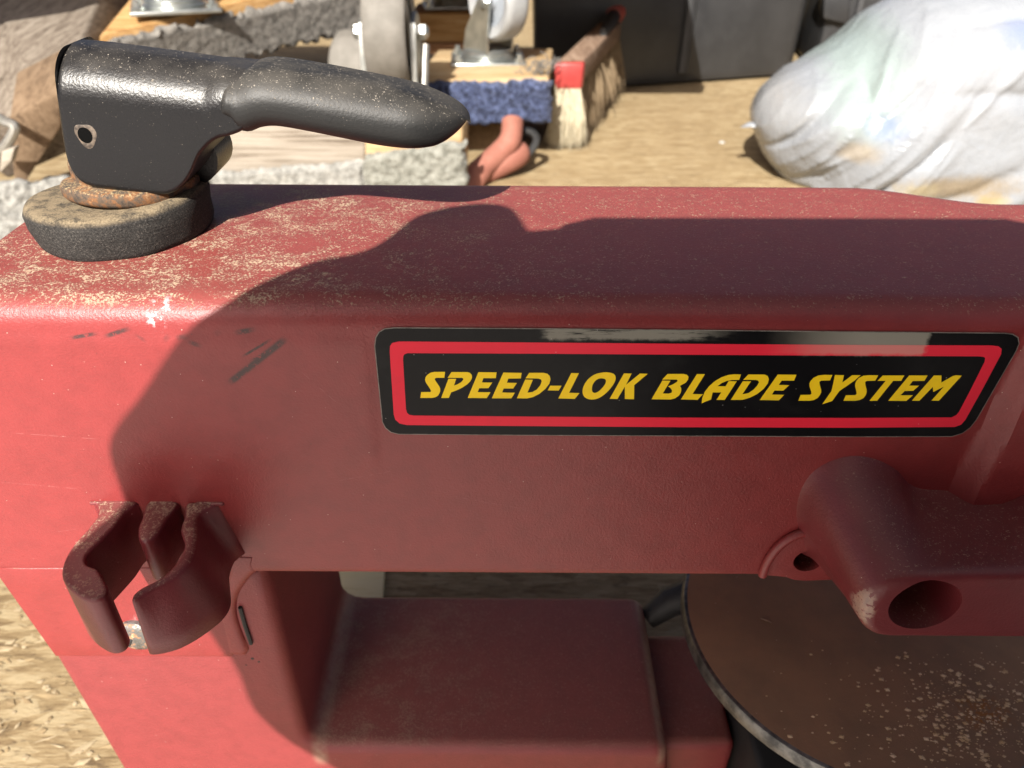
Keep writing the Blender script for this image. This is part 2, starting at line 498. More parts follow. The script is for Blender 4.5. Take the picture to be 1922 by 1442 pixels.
PLY = plywood()
GREYWOOD = wood('grey_weathered_wood', (.42, .36, .29), (.60, .54, .46), (.13, .095, .07), (.05, 2.2, 2.2))
GREYWOODY = wood('grey_weathered_wood_along', (.26, .21, .165), (.40, .345, .28), (.10, .075, .055), (1.6, .06, 1.6), .35)
BROWNWOOD = wood('brown_wood', (.27, .18, .11), (.36, .25, .16), (.14, .09, .055), (1.2, .1, 1.2))
ORANGEWOOD = wood('orange_plywood', (.62, .36, .14), (.76, .50, .24), (.38, .19, .07), (.10, .6, 1.5))
PALEWOOD = wood('pale_pine', (.64, .45, .24), (.74, .57, .35), (.45, .28, .13), (.10, .6, 1.5))
GREYCARPET = carpet('grey_carpet', (.10, .093, .085), (.22, .205, .185), (.36, .335, .30), 1.6)
BLUECARPET = carpet('blue_carpet', (.012, .014, .022), (.05, .065, .135), (.19, .24, .44), 1.6, .22)
PALECARPET = carpet('pale_grey_carpet', (.15, .145, .13), (.36, .355, .33), (.56, .55, .51), 1.3)
ZINC = simple('zinc_plate', (.52, .54, .52), (.35, .37, .36), .3, .9, .5, .25, 3)
STEEL = simple('dull_steel', (.34, .33, .30), (.24, .23, .21), .45, .7, .6, .3, 4)
RUBBER = simple('taupe_rubber_tyre', (.20, .185, .16), (.27, .25, .22), .7, 0, .5, .3, 3)
LRUBBER = simple('light_grey_rubber', (.42, .43, .44), (.52, .53, .53), .55, 0, .5, .15, 3)
HUB = simple('pale_blue_grey_hub', (.36, .40, .46), (.44, .48, .53), .45, 0, .5, .15, 3)
BINM = simple('charcoal_bin_plastic', (.040, .041, .044), (.056, .057, .060), .42, 0, .25, .25, 2.2, bd=.05)
REDPL = simple('red_brown_plastic', (.40, .145, .10), (.50, .20, .14), .75, 0, .4, .2, 3)
REDTAPE = simple('red_enamel_band', (.50, .05, .05), (.60, .09, .08), .35, 0, .4, .2, 3)
BRIST = simple('cream_bristle', (.58, .49, .32), (.74, .66, .48), .7, 0, 2, .2, 6)
BRISTD = simple('shaded_bristle', (.25, .17, .09), (.36, .26, .15), .8, 0, 2, .2, 6)  # same bristles, coloured darker for the shaded side of the brush
CONC = simple('pale_bounce_concrete', (1.06, .99, .92), (.94, .88, .82), .9, 0, .2, .3, 3)
BLKPL = simple('black_plastic', (.018, .018, .018), (.03, .03, .03), .5, 0, 1, .2, 5)

# ------------------------------------------------------------------ the floor
g = obj('plywood_floor', ([(-400, -9, GZ), (400, -9, GZ), (400, 600, GZ), (-400, 600, GZ)], [(0, 1, 2, 3)]), PLY, smooth=None, kind='structure')
obj('bounce_concrete_ground', ([(-900, -900, GZ-12), (900, -900, GZ-12), (900, 900, GZ-12), (-900, 900, GZ-12)], [(0, 1, 2, 3)]), CONC, smooth=None, kind='structure')  # unseen ground added in front, pale to bounce sunlight onto the saw
obj('deck_edge', box((0, -8, GZ-1.3), (800, 2, 2.58), .05), PLY, smooth=None, kind='structure')

# ------------------------------------------------------------------ the scroll saw
saw = thing('scroll_saw', 'red painted scroll saw with dusty top, black lever and yellow lettered sticker', 'scroll saw', SAWB)
AT, AB, AR = 2.3, -7.15, 8.95        # arm: top, bottom, rear


def arm_mesh():
    stick_l = [at(697, 640, Y=0), at(712, 815, Y=0)]
    xs = np.concatenate([np.linspace(-16.6, -14.6, 18), np.arange(-14.4, 18.01, .16)])
    a0, a1 = at(1916, 640, Y=0), at(1818, 832, Y=0)      # foot of the ramp right of the sticker
    def ramp_d(x, z):
        dx, dz = a1[0]-a0[0], a1[2]-a0[2]; L = math.hypot(dx, dz)
        return ((x-a0[0])*(-dz)+(z-a0[2])*dx)/L
    S = []
    for x in xs:
        e = x-(-16.6); R = .7
        ins = R-math.sqrt(max(0, R*R-max(0, R-e)**2)) if e < R else 0.
        yr = AR-(1.45*sstep(x, 11.2, 15.6))-ins
        r = .78
        t, y0 = AT-ins, ins*.8
        p = []
        for z in np.linspace(AB+.12, t-r, 56): p.append([y0, z])
        for a in np.linspace(0, 90, 9)[1:]: p.append([y0+r-r*math.cos(RAD(a)), t-r+r*math.sin(RAD(a))])
        for y in np.linspace(y0+r, yr-r*.8, 24)[1:]: p.append([y, t+.10*math.sin(math.pi*(y-y0-r)/(yr-y0-1.8*r+1e-6))*.5])
        for a in np.linspace(0, 90, 6)[1:]: p.append([yr-.8*r+.8*r*math.sin(RAD(a)), t-.8*r+.8*r*math.cos(RAD(a))])
        p += [[yr, -2.], [yr, AB], [4, AB], [y0+.3, AB], [y0+.12, AB], [y0+.035, AB+.035]]
        row = []
        for y, z in p:
            xx = x
            if e < 2.4: xx = x+.215*(z-AB)*(1-e/2.4)
            if y < y0+.3 and z > AB-.01:
                zz = min(z, 1.6)
                d = sstep(ramp_d(x, zz), .02, .62)*.55
                d += .035*sstep(697+(zz < 0)*0-((xx*FPX/19.6)+961), -4, 8)*(1 if zz < 1.4 else 0) if False else 0
                y -= d*(1-sstep(z, 1.3, 2.2))
                xl = stick_l[0][0]+(stick_l[1][0]-stick_l[0][0])*(stick_l[0][2]-zz)/(stick_l[0][2]-stick_l[1][2])
                y -= .06*sstep(xl-x, -.02, .22)*(1-sstep(z, 1.2, 1.5))*sstep(z, -3.6, -2.2)
            row.append((xx, y, z))
        S.append(row)
    return loft(S)


arm = obj('upper_arm', arm_mesh(), RED, saw, smooth=50)
c = at(1519, 1058, Y=-.2)
cut(arm, lathe([(.45, -1.2), (.45, 1.4)], (c[0], 0, c[2]), (0, 1, 0), 24))

# the cast frame: rear column and lower arm in one casting
out = [(-15.3, -25), (-15.55, -18.3), (-16.08, -7.6), (-16.1, -7.16), (-7.75, -7.16)]
out += [(-7.72, -9.), (-7.72, -12.), (-7.72, -15)]
out += [(-6.82-.9*math.cos(RAD(a)), -16.1-.9*math.sin(RAD(a))) for a in (0, 22, 45, 67, 90)]
out += [(-4, -17), (0, -17), (4, -17)]
out += [(5.45+.75*math.sin(RAD(a)), -17.75+.75*math.cos(RAD(a))) for a in (0, 20, 40, 60, 78)]
out += [(6.35, -18.8), (6.55, -20.5), (6.75, -25)]
v, f = slab(resample(out, 1.2), XZ, .12, 7.6, .5, .3, 6)
obj('cast_frame', (v, f), REDCAST, saw, smooth=50)

# cover plate on the column
cov = pxz([(395, 1066), (404, 1056), (420, 1048), (440, 1045), (474, 1047)], -.02)
cov += [tuple(p) for p in spline(pxz([(470, 1066), (448, 1092), (430, 1120), (424, 1150), (432, 1185), (440, 1224)], -.02), 3)]
cov += pxz([(436, 1233), (104, 1232), (-14, 1067)], -.02)
cov = [q for q in cov]
obj('column_cover', slab(resample(cov, .8), XZ, -.03, .6, .05, 0, 2), RED, saw, smooth=50)
lip = pxz([(425, 1062), (445, 1047), (474, 1047)], -.03)+[tuple(p) for p in spline(pxz([(486, 1074), (466, 1094), (448, 1122), (444, 1152), (452, 1185), (468, 1224)], -.03), 3)]+pxz([(462, 1236), (420, 1234), (400, 1150)], -.03)
obj('cover_lip', slab(resample(lip, .3), XZ, -.036, .7, .30, 0, 6), RED, saw, smooth=60)

sl = [at(x, y, Y=-.02) for x, y in ((449, 1144), (458, 1176), (470, 1212))]
obj('seam_gap', tube([(p[0], .06, p[2]) for p in sl], .07, 6), DARK, saw)
pits = []
for x, y, r in ((474, 1236, .06), (486, 1242, .04), (508, 1306, .10), (519, 1304, .06), (541, 1396, .07), (462, 1248, .03)):
    p = at(x, y, Y=.13); pits.append(lathe([(r*1.2, .02), (r, -.012), (.004, -.016)], (p[0], .125 if x < 500 else .17, p[2]), (0, 1, 0), 9))
obj('casting_pits', join(*pits), DARK, saw, kind='stuff')

# right-hand block under the table
obj('trunnion_block', box((7.35, 4.1, -22.3), (3.9, 5.6, 7.2), .4), REDCAST, saw)
obj('trunnion_bracket', box((11.6, 1.2, -21.), (4.4, 5.2, 8.), .3), DARK, saw)
obj('tilt_clamp', tube([(6.4, 7.2, -18.1), (7.4, 7.6, -17.4), (9.4, 7.8, -16.6)], [.5, .7, .8], 10), DARK, saw)

# table
TC = (13.52, 3.01); TR = 6.785
tb = obj('round_table', lathe([(TR*.2, -13.66), (TR-.2, -13.68), (TR-.02, -13.58), (TR-.02, -13.2), (TR-.10, -13.05), (TR-.2, -13.0), (.2, -13.)], (TC[0], TC[1], 0), n=120), RIM, saw, smooth=30)
obj('table_top', lathe([(TR-.22, -13.4), (TR-.22, -12.99), (TR-.26, -12.985), (.1, -12.985)], (TC[0], TC[1], 0), n=120), table_mat(), tb, smooth=30)
# wood slivers and chips lying on the table
def sliver(x, y, L, a, w=.035):
    c = at(x, y, Z=-12.96); d = np.array([math.cos(a), math.sin(a), 0])
    return tube([c-d*L/2, c+d*L*.1+np.array([0, 0, .03]), c+d*L/2], [w*.5, w, w*.4], 5)
obj('wood_sliver', sliver(1438, 1165, .42, -.5, .03), simple('sliver_wood', (.50, .30, .20), (.6, .4, .28), .8), tb)
chips = []
for i in range(760):
    x, y = (random.gauss(1840, 95), random.gauss(1350, 60)) if i % 3 else (random.gauss(1740, 150), random.gauss(1360, 90))
    if not (1300 < x < 2000 and 1150 < y < 1500): continue
    q = at(x, y, Z=-12.975)
    if math.hypot(q[0]-TC[0], q[1]-TC[1]) > TR-.4: continue
    s = random.choice((.025, .03, .03, .04, .05, .06, .08, .12)); a = random.random()*6
    chips.append(([q+np.array([s*math.cos(a+k), s*.7*math.sin(a+k), 0]) for k in (0, 1.4, 2.9, 4.6)]+[q+np.array([0, 0, s*.35])], [(0, 1, 4), (1, 2, 4), (2, 3, 4), (3, 0, 4)]))
obj('rust_flakes', join(*chips), simple('rust_flake', (.95, .62, .30), (1.35, 1.02, .68), .9, sc=3), tb, smooth=None, kind='stuff')

# sticker
def sticker_mat(name, base, rough=.28, wear=True):
    m = M(name, SO)
    a, b, c_, d = at(1010, 628, Y=-.03), at(1745, 672, Y=-.03), at(1545, 640, Y=-.03), at(1700, 645, Y=-.03)
    n = m.noise(2.0, 5, .7, vec=m.scl((.35, 1, 2.2)))
    nx = m.add(m.x, m.mul(m.sub(m.noise(3, 4), .5), .35)); nzz = m.add(m.z, m.mul(m.sub(m.noise(2.2, 5, .7), .5), .26))
    col = m.mix(m.ss(m.noise(.8, 5, .7), .5, .75, 0, .5), base, tuple(q*.8+.012 for q in base))
    if wear:
        strip = m.mul(m.mul(m.ss(nx, a[0], a[0]+.3), m.ss(nx, at(1345, 640, Y=0)[0]+.6, at(1345, 640, Y=0)[0]-1.)), m.ss(nzz, at(1200, 640, Y=0)[2]-.02, at(1200, 640, Y=0)[2]+.1))
        strip = m.mul(strip, m.ss(n, .36, .50))
        pat = m.mul(m.mul(m.ss(nx, at(1470, 640, Y=0)[0]-.6, at(1500, 640, Y=0)[0]+.5), m.ss(nx, at(1742, 640, Y=0)[0]+.04, at(1738, 640, Y=0)[0]-.04)), m.ss(nzz, at(1640, 668, Y=0)[2]-.04, at(1640, 664, Y=0)[2]+.05))
        w = m.math('MAXIMUM', m.mul(strip, .8), m.mul(pat, m.ss(m.x, at(1460, 640, Y=0)[0], at(1640, 640, Y=0)[0], .35, .95)))
        worn = (.27, .26, .22) if base[0] < .1 else (.66, .24, .22)
        col = m.mix(w, col, worn)
        fl = m.ss(m.voro(2.2, vec=m.scl((1, 1, 1.3))), .04, .02); col = m.mix(m.mul(fl, .6), col, (.5, .5, .48))
        return m.out(col, m.add(rough, m.mul(w, .4)), m.bump(m.noise(5, 4, .6), .06, .02), spec=.14)
    return m.out(col, rough, spec=.15)


ST = [(704, 650), (706, 634), (712, 624), (722, 618), (740, 616), (1000, 617.5), (1300, 620.5), (1600, 623.5), (1885, 626), (1900, 628), (1910, 634), (1912, 645), (1907, 658), (1870, 722),
      (1832, 788), (1820, 803), (1806, 813), (1786, 819), (1600, 819.5), (1300, 818), (1000, 816.5), (748, 814.5), (734, 811), (724, 803), (718.5, 792)]
SF = -.012
stk = obj('sticker', slab(pxz(ST, SF), XZ, SF, .01), sticker_mat('sticker_black', (.005, .005, .006), .3), saw, smooth=None)
# pale paper edge that shows round the rim
edge = pxz(ST, SF); eo = offset(ccw(edge), -.022); ei = offset(ccw(edge), .004)
obj('sticker_edge', loft([[(a, SF-.002, b) for a, b in eo], [(a, SF-.004, b) for a, b in ei]], False, False), simple('pale_paper_edge', (.42, .38, .34), (.20, .17, .15), .7, sc=2, off=SO), stk, smooth=None)
BO = [(731.5, 660), (732, 650), (736, 644), (748, 641), (1000, 643), (1300, 645.5), (1600, 647.5), (1862, 648.5), (1874, 650), (1880, 655), (1879, 665), (1846, 727), (1812, 788), (1804, 797), (1792, 801.5), (1600, 803), (1280, 802), (1000, 800), (764, 798), (750, 795), (742, 788), (739, 778)]
BI = [(756.5, 676), (757, 669), (759, 665), (765, 663), (1000, 664), (1300, 666), (1600, 668), (1838, 669), (1846, 670), (1849, 672), (1848, 679), (1822, 731), (1800, 773), (1795, 779), (1786, 783.5), (1600, 784.5), (1280, 784), (1000, 782), (776, 780), (768, 778.5), (764, 775), (762, 768)]
o_, i_ = pxz(BO, SF), pxz(BI, SF)
obj('red_border', loft([[(a, SF-.003, b) for a, b in o_], [(a, SF-.003, b) for a, b in i_]], False, False), sticker_mat('sticker_red', (.78, .026, .055), .3), stk, smooth=None)
GL = [
 ((780, 680, 8.736), [(78, 585), (92, 488), (245, 488), (255, 470), (240, 440), (175, 340), (160, 305), (157, 280), (165, 245), (200, 200), (250, 170), (310, 157), (484, 157), (472, 255), (335, 255), (317, 266), (318, 290), (385, 390), (403, 430), (405, 465), (396, 500), (370, 545), (330, 572), (270, 585)]),
 ((780, 680, 8.736), [(525, 255), (590, 160), (850, 160), (895, 175), (920, 205), (927, 240), (918, 275), (895, 315), (850, 360), (760, 420), (650, 470), (585, 492), (545, 585), (420, 585), (540, 270), (665, 272), (630, 382), (690, 360), (750, 325), (783, 285), (780, 262), (755, 255)]),
 ((780, 680, 8.736), [(1030, 162), (1328, 165), (1318, 260), (1112, 262), (1088, 330), (1258, 332), (1195, 425), (1045, 425), (1018, 490), (1228, 492), (1168, 588), (855, 585)]),
 ((780, 680, 8.736), [(1440, 168), (1740, 175), (1725, 265), (1522, 267), (1498, 335), (1662, 340), (1600, 430), (1445, 430), (1420, 495), (1630, 500), (1570, 592), (1250, 590)]),
 ((980, 680, 7.688), [(48, 232), (105, 152), (310, 152), (365, 165), (398, 198), (409, 245), (392, 310), (335, 385), (250, 455), (160, 502), (70, 522), (-77, 519), (45, 249), (155, 252), (78, 438), (150, 428), (215, 390), (262, 330), (284, 275), (272, 247), (235, 234)]),
 ((980, 680, 7.688), [(405, 338), (570, 338), (528, 408), (370, 405)]),
 ((980, 680, 7.688), [(710, 155), (820, 157), (678, 440), (828, 445), (760, 528), (522, 522)]),
 ((980, 680, 7.688), [(1470, 160), (1580, 163), (1500, 325), (1700, 163), (1815, 165), (1618, 330), (1614, 533), (1482, 530), (1482, 352), (1375, 530), (1262, 528)]),
 ((1210, 680, 6.628), [(218, 215), (285, 145), (480, 145), (525, 155), (545, 180), (540, 215), (510, 255), (440, 293), (453, 320), (455, 350), (448, 380), (425, 415), (380, 448), (320, 463), (85, 460), (220, 228), (320, 230), (225, 388), (300, 390), (335, 378), (340, 350), (320, 320), (292, 300), (350, 275), (400, 245), (410, 225), (395, 215)]),
 ((1210, 680, 6.628), [(650, 147), (750, 148), (595, 395), (725, 398), (658, 467), (450, 463)]),
 ((1210, 680, 6.628), [(708, 512), (715, 450), (745, 370), (800, 300), (880, 230), (960, 185), (1040, 158), (1110, 150), (1198, 152), (1175, 220), (1090, 220), (1020, 232), (960, 258), (905, 298), (1005, 298), (1045, 235), (1145, 237), (995, 470), (893, 467), (952, 375), (845, 375), (825, 465), (760, 487)]),
 ((1210, 680, 6.628), [(1225, 218), (1290, 152), (1490, 152), (1530, 170), (1545, 210), (1530, 265), (1480, 330), (1400, 395), (1310, 440), (1215, 468), (1070, 468), (1220, 237), (1322, 237), (1215, 398), (1290, 383), (1355, 340), (1400, 290), (1422, 250), (1412, 228), (1385, 220)]),
 ((1210, 680, 6.628), [(1655, 153), (1888, 155), (1858, 228), (1705, 228), (1668, 282), (1798, 285), (1725, 352), (1615, 352), (1582, 402), (1735, 405), (1668, 474), (1430, 470)]),
 ((1480, 680, 5.653), [(103, 408), (128, 347), (228, 345), (243, 332), (240, 310), (222, 255), (222, 225), (232, 200), (265, 165), (315, 140), (380, 133), (465, 135), (440, 192), (345, 195), (327, 207), (329, 232), (345, 290), (346, 318), (335, 345), (310, 378), (270, 400), (225, 408)]),
 ((1480, 680, 5.653), [(492, 135), (588, 137), (570, 215), (675, 137), (765, 137), (700, 195), (540, 305), (462, 412), (358, 445), (455, 305), (475, 220)]),
 ((1480, 680, 5.653), [(582, 408), (608, 350), (708, 348), (722, 336), (720, 312), (706, 255), (707, 228), (717, 202), (745, 168), (795, 142), (860, 137), (952, 138), (920, 195), (830, 198), (813, 210), (814, 235), (828, 290), (829, 318), (820, 345), (795, 380), (755, 400), (710, 408)]),
 ((1480, 680, 5.653), [(1000, 140), (1228, 140), (1195, 197), (1110, 197), (940, 408), (858, 408), (1030, 197), (943, 197)]),
 ((1480, 680, 5.653), [(1280, 140), (1475, 140), (1442, 197), (1318, 199), (1280, 247), (1385, 248), (1322, 303), (1232, 305), (1188, 350), (1320, 350), (1250, 410), (1057, 408)]),
 ((1480, 680, 5.653), [(1307, 408), (1542, 140), (1622, 140), (1620, 215), (1745, 145), (1775, 138), (1838, 142), (1595, 408), (1515, 407), (1648, 258), (1535, 315), (1530, 262), (1388, 408)]),
]
YEL = sticker_mat('sticker_yellow', (.95, .66, .016), .35, False)
LF = SF-.005
lets = []
for (x0, y0, s), pts in GL:
    q = pxz([(x0+a/s, y0+b/s) for a, b in pts], SF)
    lets.append(([(a, LF, b) for a, b in q], [tuple(range(len(q)))]))
oo = [(1180, 145), (1270, 150), (1330, 175), (1350, 225), (1335, 285), (1285, 365), (1210, 445), (1120, 510), (1030, 537), (950, 530), (895, 495), (872, 435), (882, 360), (920, 285), (980, 220), (1060, 170)]
oi = [(1150, 232), (1190, 240), (1208, 262), (1203, 300), (1190, 325), (1160, 365), (1110, 415), (1060, 441), (1028, 437), (1010, 412), (1007, 380), (1015, 335), (1035, 295), (1065, 260), (1095, 242), (1120, 234)]
oo = spline([pxz([(980+a/7.688, 680+b/7.688)], SF)[0] for a, b in oo], 3, True); oi = spline([pxz([(980+a/7.688, 680+b/7.688)], SF)[0] for a, b in oi], 3, True)
lets.append(loft([[(a, LF, b) for a, b in oo], [(a, LF, b) for a, b in oi]], False, False))
obj('lettering', join(*lets), YEL, stk, smooth=None)

# lug with hole under the arm
lug = pxz([(1426, 1080), (1434, 1058), (1448, 1036), (1466, 1018), (1486, 1006), (1512, 998), (1600, 1000), (1600, 1088), (1560, 1090), (1510, 1092), (1490, 1090), (1476, 1085)], -.1)
lg = obj('mounting_lug', slab(lug, XZ, -.10, .4, .06, 0, 3), RED, saw)
cut(lg, lathe([(.45, -1.2), (.45, 1.4)], (c[0], 0, c[2]), (0, 1, 0), 24))
lr = spline([at(x, y, Y=-.1) for x, y in ((1431, 1080), (1438, 1060), (1452, 1037), (1472, 1017), (1496, 1004), (1520, 998))], 4)
obj('lug_rim', tube(lr, .14, 10), RED, lg, smooth=80)
obj('lug_bore', lathe([(.455, -.02), (.455, 1.3), (.02, 1.3)], (c[0], 0, c[2]), (0, 1, 0), 24, False), simple('dark_bore', (.03, .012, .012), (.05, .02, .02), .7, off=SO), lg)

# hold-down bracket on the right
root = pxz([(1512, 1040), (1496, 985), (1493, 955), (1500, 920), (1520, 885), (1555, 861), (1600, 850), (1645, 858), (1684, 880), (1704, 905), (1727, 918), (1765, 922), (1870, 922), (1900, 914), (1922, 902), (2050, 830), (2150, 830)], 0)
frnt = pxz([(1662, 1201), (1634, 1193), (1622, 1176), (1622, 1150), (1632, 1130), (1648, 1115), (1672, 1103), (1705, 1093), (1730, 1088), (1755, 1084), (1785, 1080), (1820, 1078), (1880, 1077), (1900, 1077), (1922, 1077), (2000, 1076), (2150, 1076)], -3.05)
root = [tuple(p) for p in root]+[(root[-1][0], -6.4), (12.6, -6.4), (9.6, -6.3)]
frnt = [tuple(p) for p in frnt]+[(frnt[-1][0], at(1700, 1202, Y=-3.05)[2]), (14., at(1700, 1202, Y=-3.05)[2]), (11., at(1700, 1202, Y=-3.05)[2])]
A, B = spline(root, 3, True), spline(frnt, 3, True)
S = []
for t in np.linspace(0, 1, 14):
    w = t*.92; fl = .15*(1-sstep(t, 0, .12))
    C = A*(1-w)+B*w
    if fl: C = offset(C if ccw(C)[0][0] == C[0][0] else C, fl if ccw(C)[0][0] != C[0][0] else -fl)
    S.append([(a, .25-(3.05-.3+.25)*t, b) for a, b in C])
iscc = (ccw(B) == B).all()
for k in range(1, 6):
    a = k/5*math.pi/2; d = .32*(1-math.cos(a)); y = -(3.05-.3)-.3*math.sin(a)
    C = A*.08*(1-k/5)+B*(1-.08*(1-k/5)); C = offset(C, d if iscc else -d)
    S.append([(p, y, q) for p, q in C])
br = obj('hold_down_bracket', loft(S), REDPART, saw, smooth=50)
c2 = at(1736, 1137, Y=-3.05)
cut(br, lathe([(.93, -3.5), (.93, .2)], (c2[0], 0, c2[2]), (0, 1, 0), 40))

# tool clip on the face
CZ, CB = -4.2, -6.35
L_ = [(-12.15, .1), (-11.92, -.25), (-11.78, -.6), (-11.82, -1.1), (-11.92, -1.65), (-11.92, -2.15), (-11.76, -2.7), (-11.42, -3.12), (-10.95, -3.46), (-10.55, -3.62), (-10.3, -3.5), (-10.32, -3.2), (-10.55, -2.92), (-10.88, -2.55), (-11.25, -2.38), (-11.38, -2.05), (-11.27, -1.6), (-11.1, -.95), (-11.05, -.4), (-10.9, .1)]
R_ = [(-8.15, .1), (-8.32, -.35), (-8.3, -.95), (-8.12, -1.45), (-7.93, -2.03), (-8.0, -2.5), (-8.28, -2.92), (-8.6, -3.27), (-8.95, -3.52), (-9.4, -3.66), (-9.63, -3.62), (-9.66, -3.42), (-9.45, -3.15), (-9.15, -2.85), (-8.97, -2.45), (-8.9, -2.0), (-9.02, -1.5), (-9.25, -.95), (-9.4, -.4), (-9.55, .1)]
clip = obj('tool_clip', slab(spline([(-10.55, .1), (-10.5, -.6), (-10.42, -1.1), (-10.2, -1.5), (-9.95, -1.55), (-9.78, -1.2), (-9.75, -.6), (-9.7, .1)], 3, True), XY, CZ, CB+.5, .14, .1, 3), REDPART, saw, smooth=60)
obj('prong', slab(spline(L_, 3, True), XY, CZ, CB, .12, .06, 4), REDPART, clip, smooth=50)
RT = [at(x, y, Z=CZ)[:2] for x, y in [(407, 942), (373, 962), (370, 985), (370, 1000), (367, 1026), (358, 1052), (341, 1073), (313, 1092), (280, 1108), (252, 1126), (246, 1121), (252, 1111), (267, 1100), (300, 1083), (326, 1059), (341, 1035), (345, 1017), (338, 991), (346, 967), (352, 942)]]
RB = [(b if i < 11 else a) for i, (a, b) in enumerate(zip([tuple(q) for q in RT], R_))]
a_, b_ = spline(RT, 3, True), spline(RB, 3, True); sg = 1 if (ccw(a_) == a_).all() else -1
S = [[(p[0], p[1], z) for p in offset(a_*(1-w)+b_*w, sg*d)] for w, z, d in ((0, CZ, .13), (0, CZ-.01, .09), (.02, CZ-.05, .03), (.05, CZ-.12, 0), (.4, CZ-.8, 0), (.75, CZ-1.5, 0), (.97, CB+.06, 0), (1, CB, .06))]
V, F = loft(S, False, False)
for q, o in ((S[0], 0), (S[-1], len(V)-len(a_))):
    F += [tuple(i+o for i in t) for t in tessellate_polygon([[Vector((p[0], p[1], 0)) for p in q]])]
obj('prong', (V, F), REDPART, clip, smooth=50)

for nm, xx, ww in ((0, -11.65, 1.5), (1, -10.15, .9), (2, -8.75, 1.0)):
    obj('ledge', box((xx, .03, CZ-.05), (ww*.8, .22, .12), .05), REDPART, clip)

# bolt in the column cover
bc = at(258, 1192, Y=-.1); bm_ = bolt_mat()
bolt = obj('bolt', lathe([(.66, .25), (.66, -.12), (.60, -.2), (.40, -.26), (.02, -.28)], (bc[0], -.03, bc[2]), (0, 1, 0), 30), bm_, saw)
obj('bolt_slot', box((bc[0]-.22, -.30, bc[2]-.12), (.14, .06, .34), .02, Matrix.Rotation(.5, 3, 'Y')), DARK, bolt)

# blade tension lever with its washers
DC = np.array([-11.25, 4.6])
tilt = np.array([-.03, .02, 1.0])
n_ = 72; S = []
for r, h in ((2.2, .0), (2.52, .0), (2.62, .06), (2.66, .2), (2.72, .6), (2.74, .95), (2.66, 1.10), (2.5, 1.16), (2.2, 1.15), (1.2, 1.12)):
    ring = []
    for t in np.linspace(0, 2*math.pi, n_, endpoint=False):
        w = 1+.012*mnoise.noise(Vector((math.cos(t)*2.2, math.sin(t)*2.2, h*2)))*2
        x, y = DC[0]+.9*r*w*math.cos(t), DC[1]+.9*r*w*math.sin(t)
        z = AT-.02+h*(1.0+.06*math.sin(2*t+1))+(x-DC[0])*(.02)+.10*(h/1.1)*math.sin(t*1+2.4)+(.10*max(0, -math.cos(t-.5))**3 if h < .3 else 0)
        ring.append((x, y, z))
    S.append(ring)
lev = obj('blade_tension_lever', None or ([], []), BLACK, saw) if False else None
fo = obj('foam_washer', loft(S), foam(), saw, smooth=60)
RUST = rust()
S = []
for r, h in ((1.4, -.1), (1.95, -.1), (2.02, 0), (2.02, .22), (1.95, .3), (.8, .34)):
    S.append([(-10.85+r*.92*math.cos(t), 4.85+r*.92*math.sin(t), AT+1.2+h+(r*math.cos(t))*.02-.06*math.sin(t)*r+.07*math.sin(2*t)) for t in np.linspace(0, 2*math.pi, 60, endpoint=False)])
obj('rusty_washer', loft(S), RUST, saw, smooth=60)
obj('tension_stud', lathe([(1.5, 0), (1.5, .55), (1.2, .7)], (-11.0, 5.1, AT+1.45), n=30), RUST, saw)

YF, YB = 3.35, 6.1                   # front and back plate of the lever
def interp(tab, x): return np.interp(x, [a for a, _ in tab], [b for _, b in tab])


def lever_sections(xs, top, bot, yf, yb, rt_, rb, n=10):
    S = []
    for x in xs:
        zt, zb = top(x), bot(x); f_, b_ = yf(x), yb(x); h = max(zt-zb, .05); d = b_-f_
        r1 = min(rt_(x), h*.62, d*.49); r2 = min(rb(x), h*.36, d*.49)
        p = []
        for a in np.linspace(180, 270, n): p.append((f_+r2+r2*math.cos(RAD(a)), zb+r2+r2*math.sin(RAD(a))))
        for a in np.linspace(270, 360, n): p.append((b_-r2+r2*math.cos(RAD(a)), zb+r2+r2*math.sin(RAD(a))))
        for a in np.linspace(0, 90, n+4): p.append((b_-r1+r1*math.cos(RAD(a)), zt-r1+r1*math.sin(RAD(a))))
        for a in np.linspace(90, 180, n+4): p.append((f_+r1+r1*math.cos(RAD(a)), zt-r1+r1*math.sin(RAD(a))))
        S.append([(x, y, z) for y, z in p])
    return S


# outline of the front plate read off at its plane, lever axis running along X
bot_px = spline([(104, 175), (106, 200), (113, 245), (122, 290), (136, 328), (160, 350), (200, 358), (250, 364), (290, 368), (318, 366), (342, 350), (360, 322), (368, 300), (385, 278), (405, 263), (430, 257), (452, 248), (466, 235), (472, 222)], 4)
SH, ZR = .19, 5.5                     # the rear edge of the lever leans
def shx(q): return q[0]-SH*(q[2]-ZR)
BT = sorted([(shx(q), q[2]) for q in (at(x, y, Y=YF) for x, y in bot_px)])
TT = sorted([(shx(q), q[2]) for q in (at(x, y, Y=YB-.9) for x, y in [(150, 71), (200, 76), (250, 83), (350, 97), (490, 118)])])
x0, x1 = BT[0][0], shx(at(486, 180, Y=YF))
xs = np.concatenate([x0+(1-np.cos(np.linspace(0, math.pi/2, 14)))*1.0, np.linspace(x0+1.1, x1, 46)])
TTx = [(x0+(a-TT[0][0])*(x1-x0)/(TT[-1][0]-TT[0][0]), b) for a, b in TT]
body = lever_sections(xs, lambda x: interp(TTx, x), lambda x: interp(BT, x), lambda x: YF+.10*max(0, 1-(x-x0)/.12)**2, lambda x: YB-.10*max(0, 1-(x-x0)/.12)**2, lambda x: 1.2, lambda x: .16)
body = [[(p[0]+SH*(p[2]-ZR), p[1], p[2]) for p in q] for q in body]
lev = obj('blade_tension_lever', loft(body), BLACK, saw, smooth=60)
hc = at(160, 254, Y=YF)
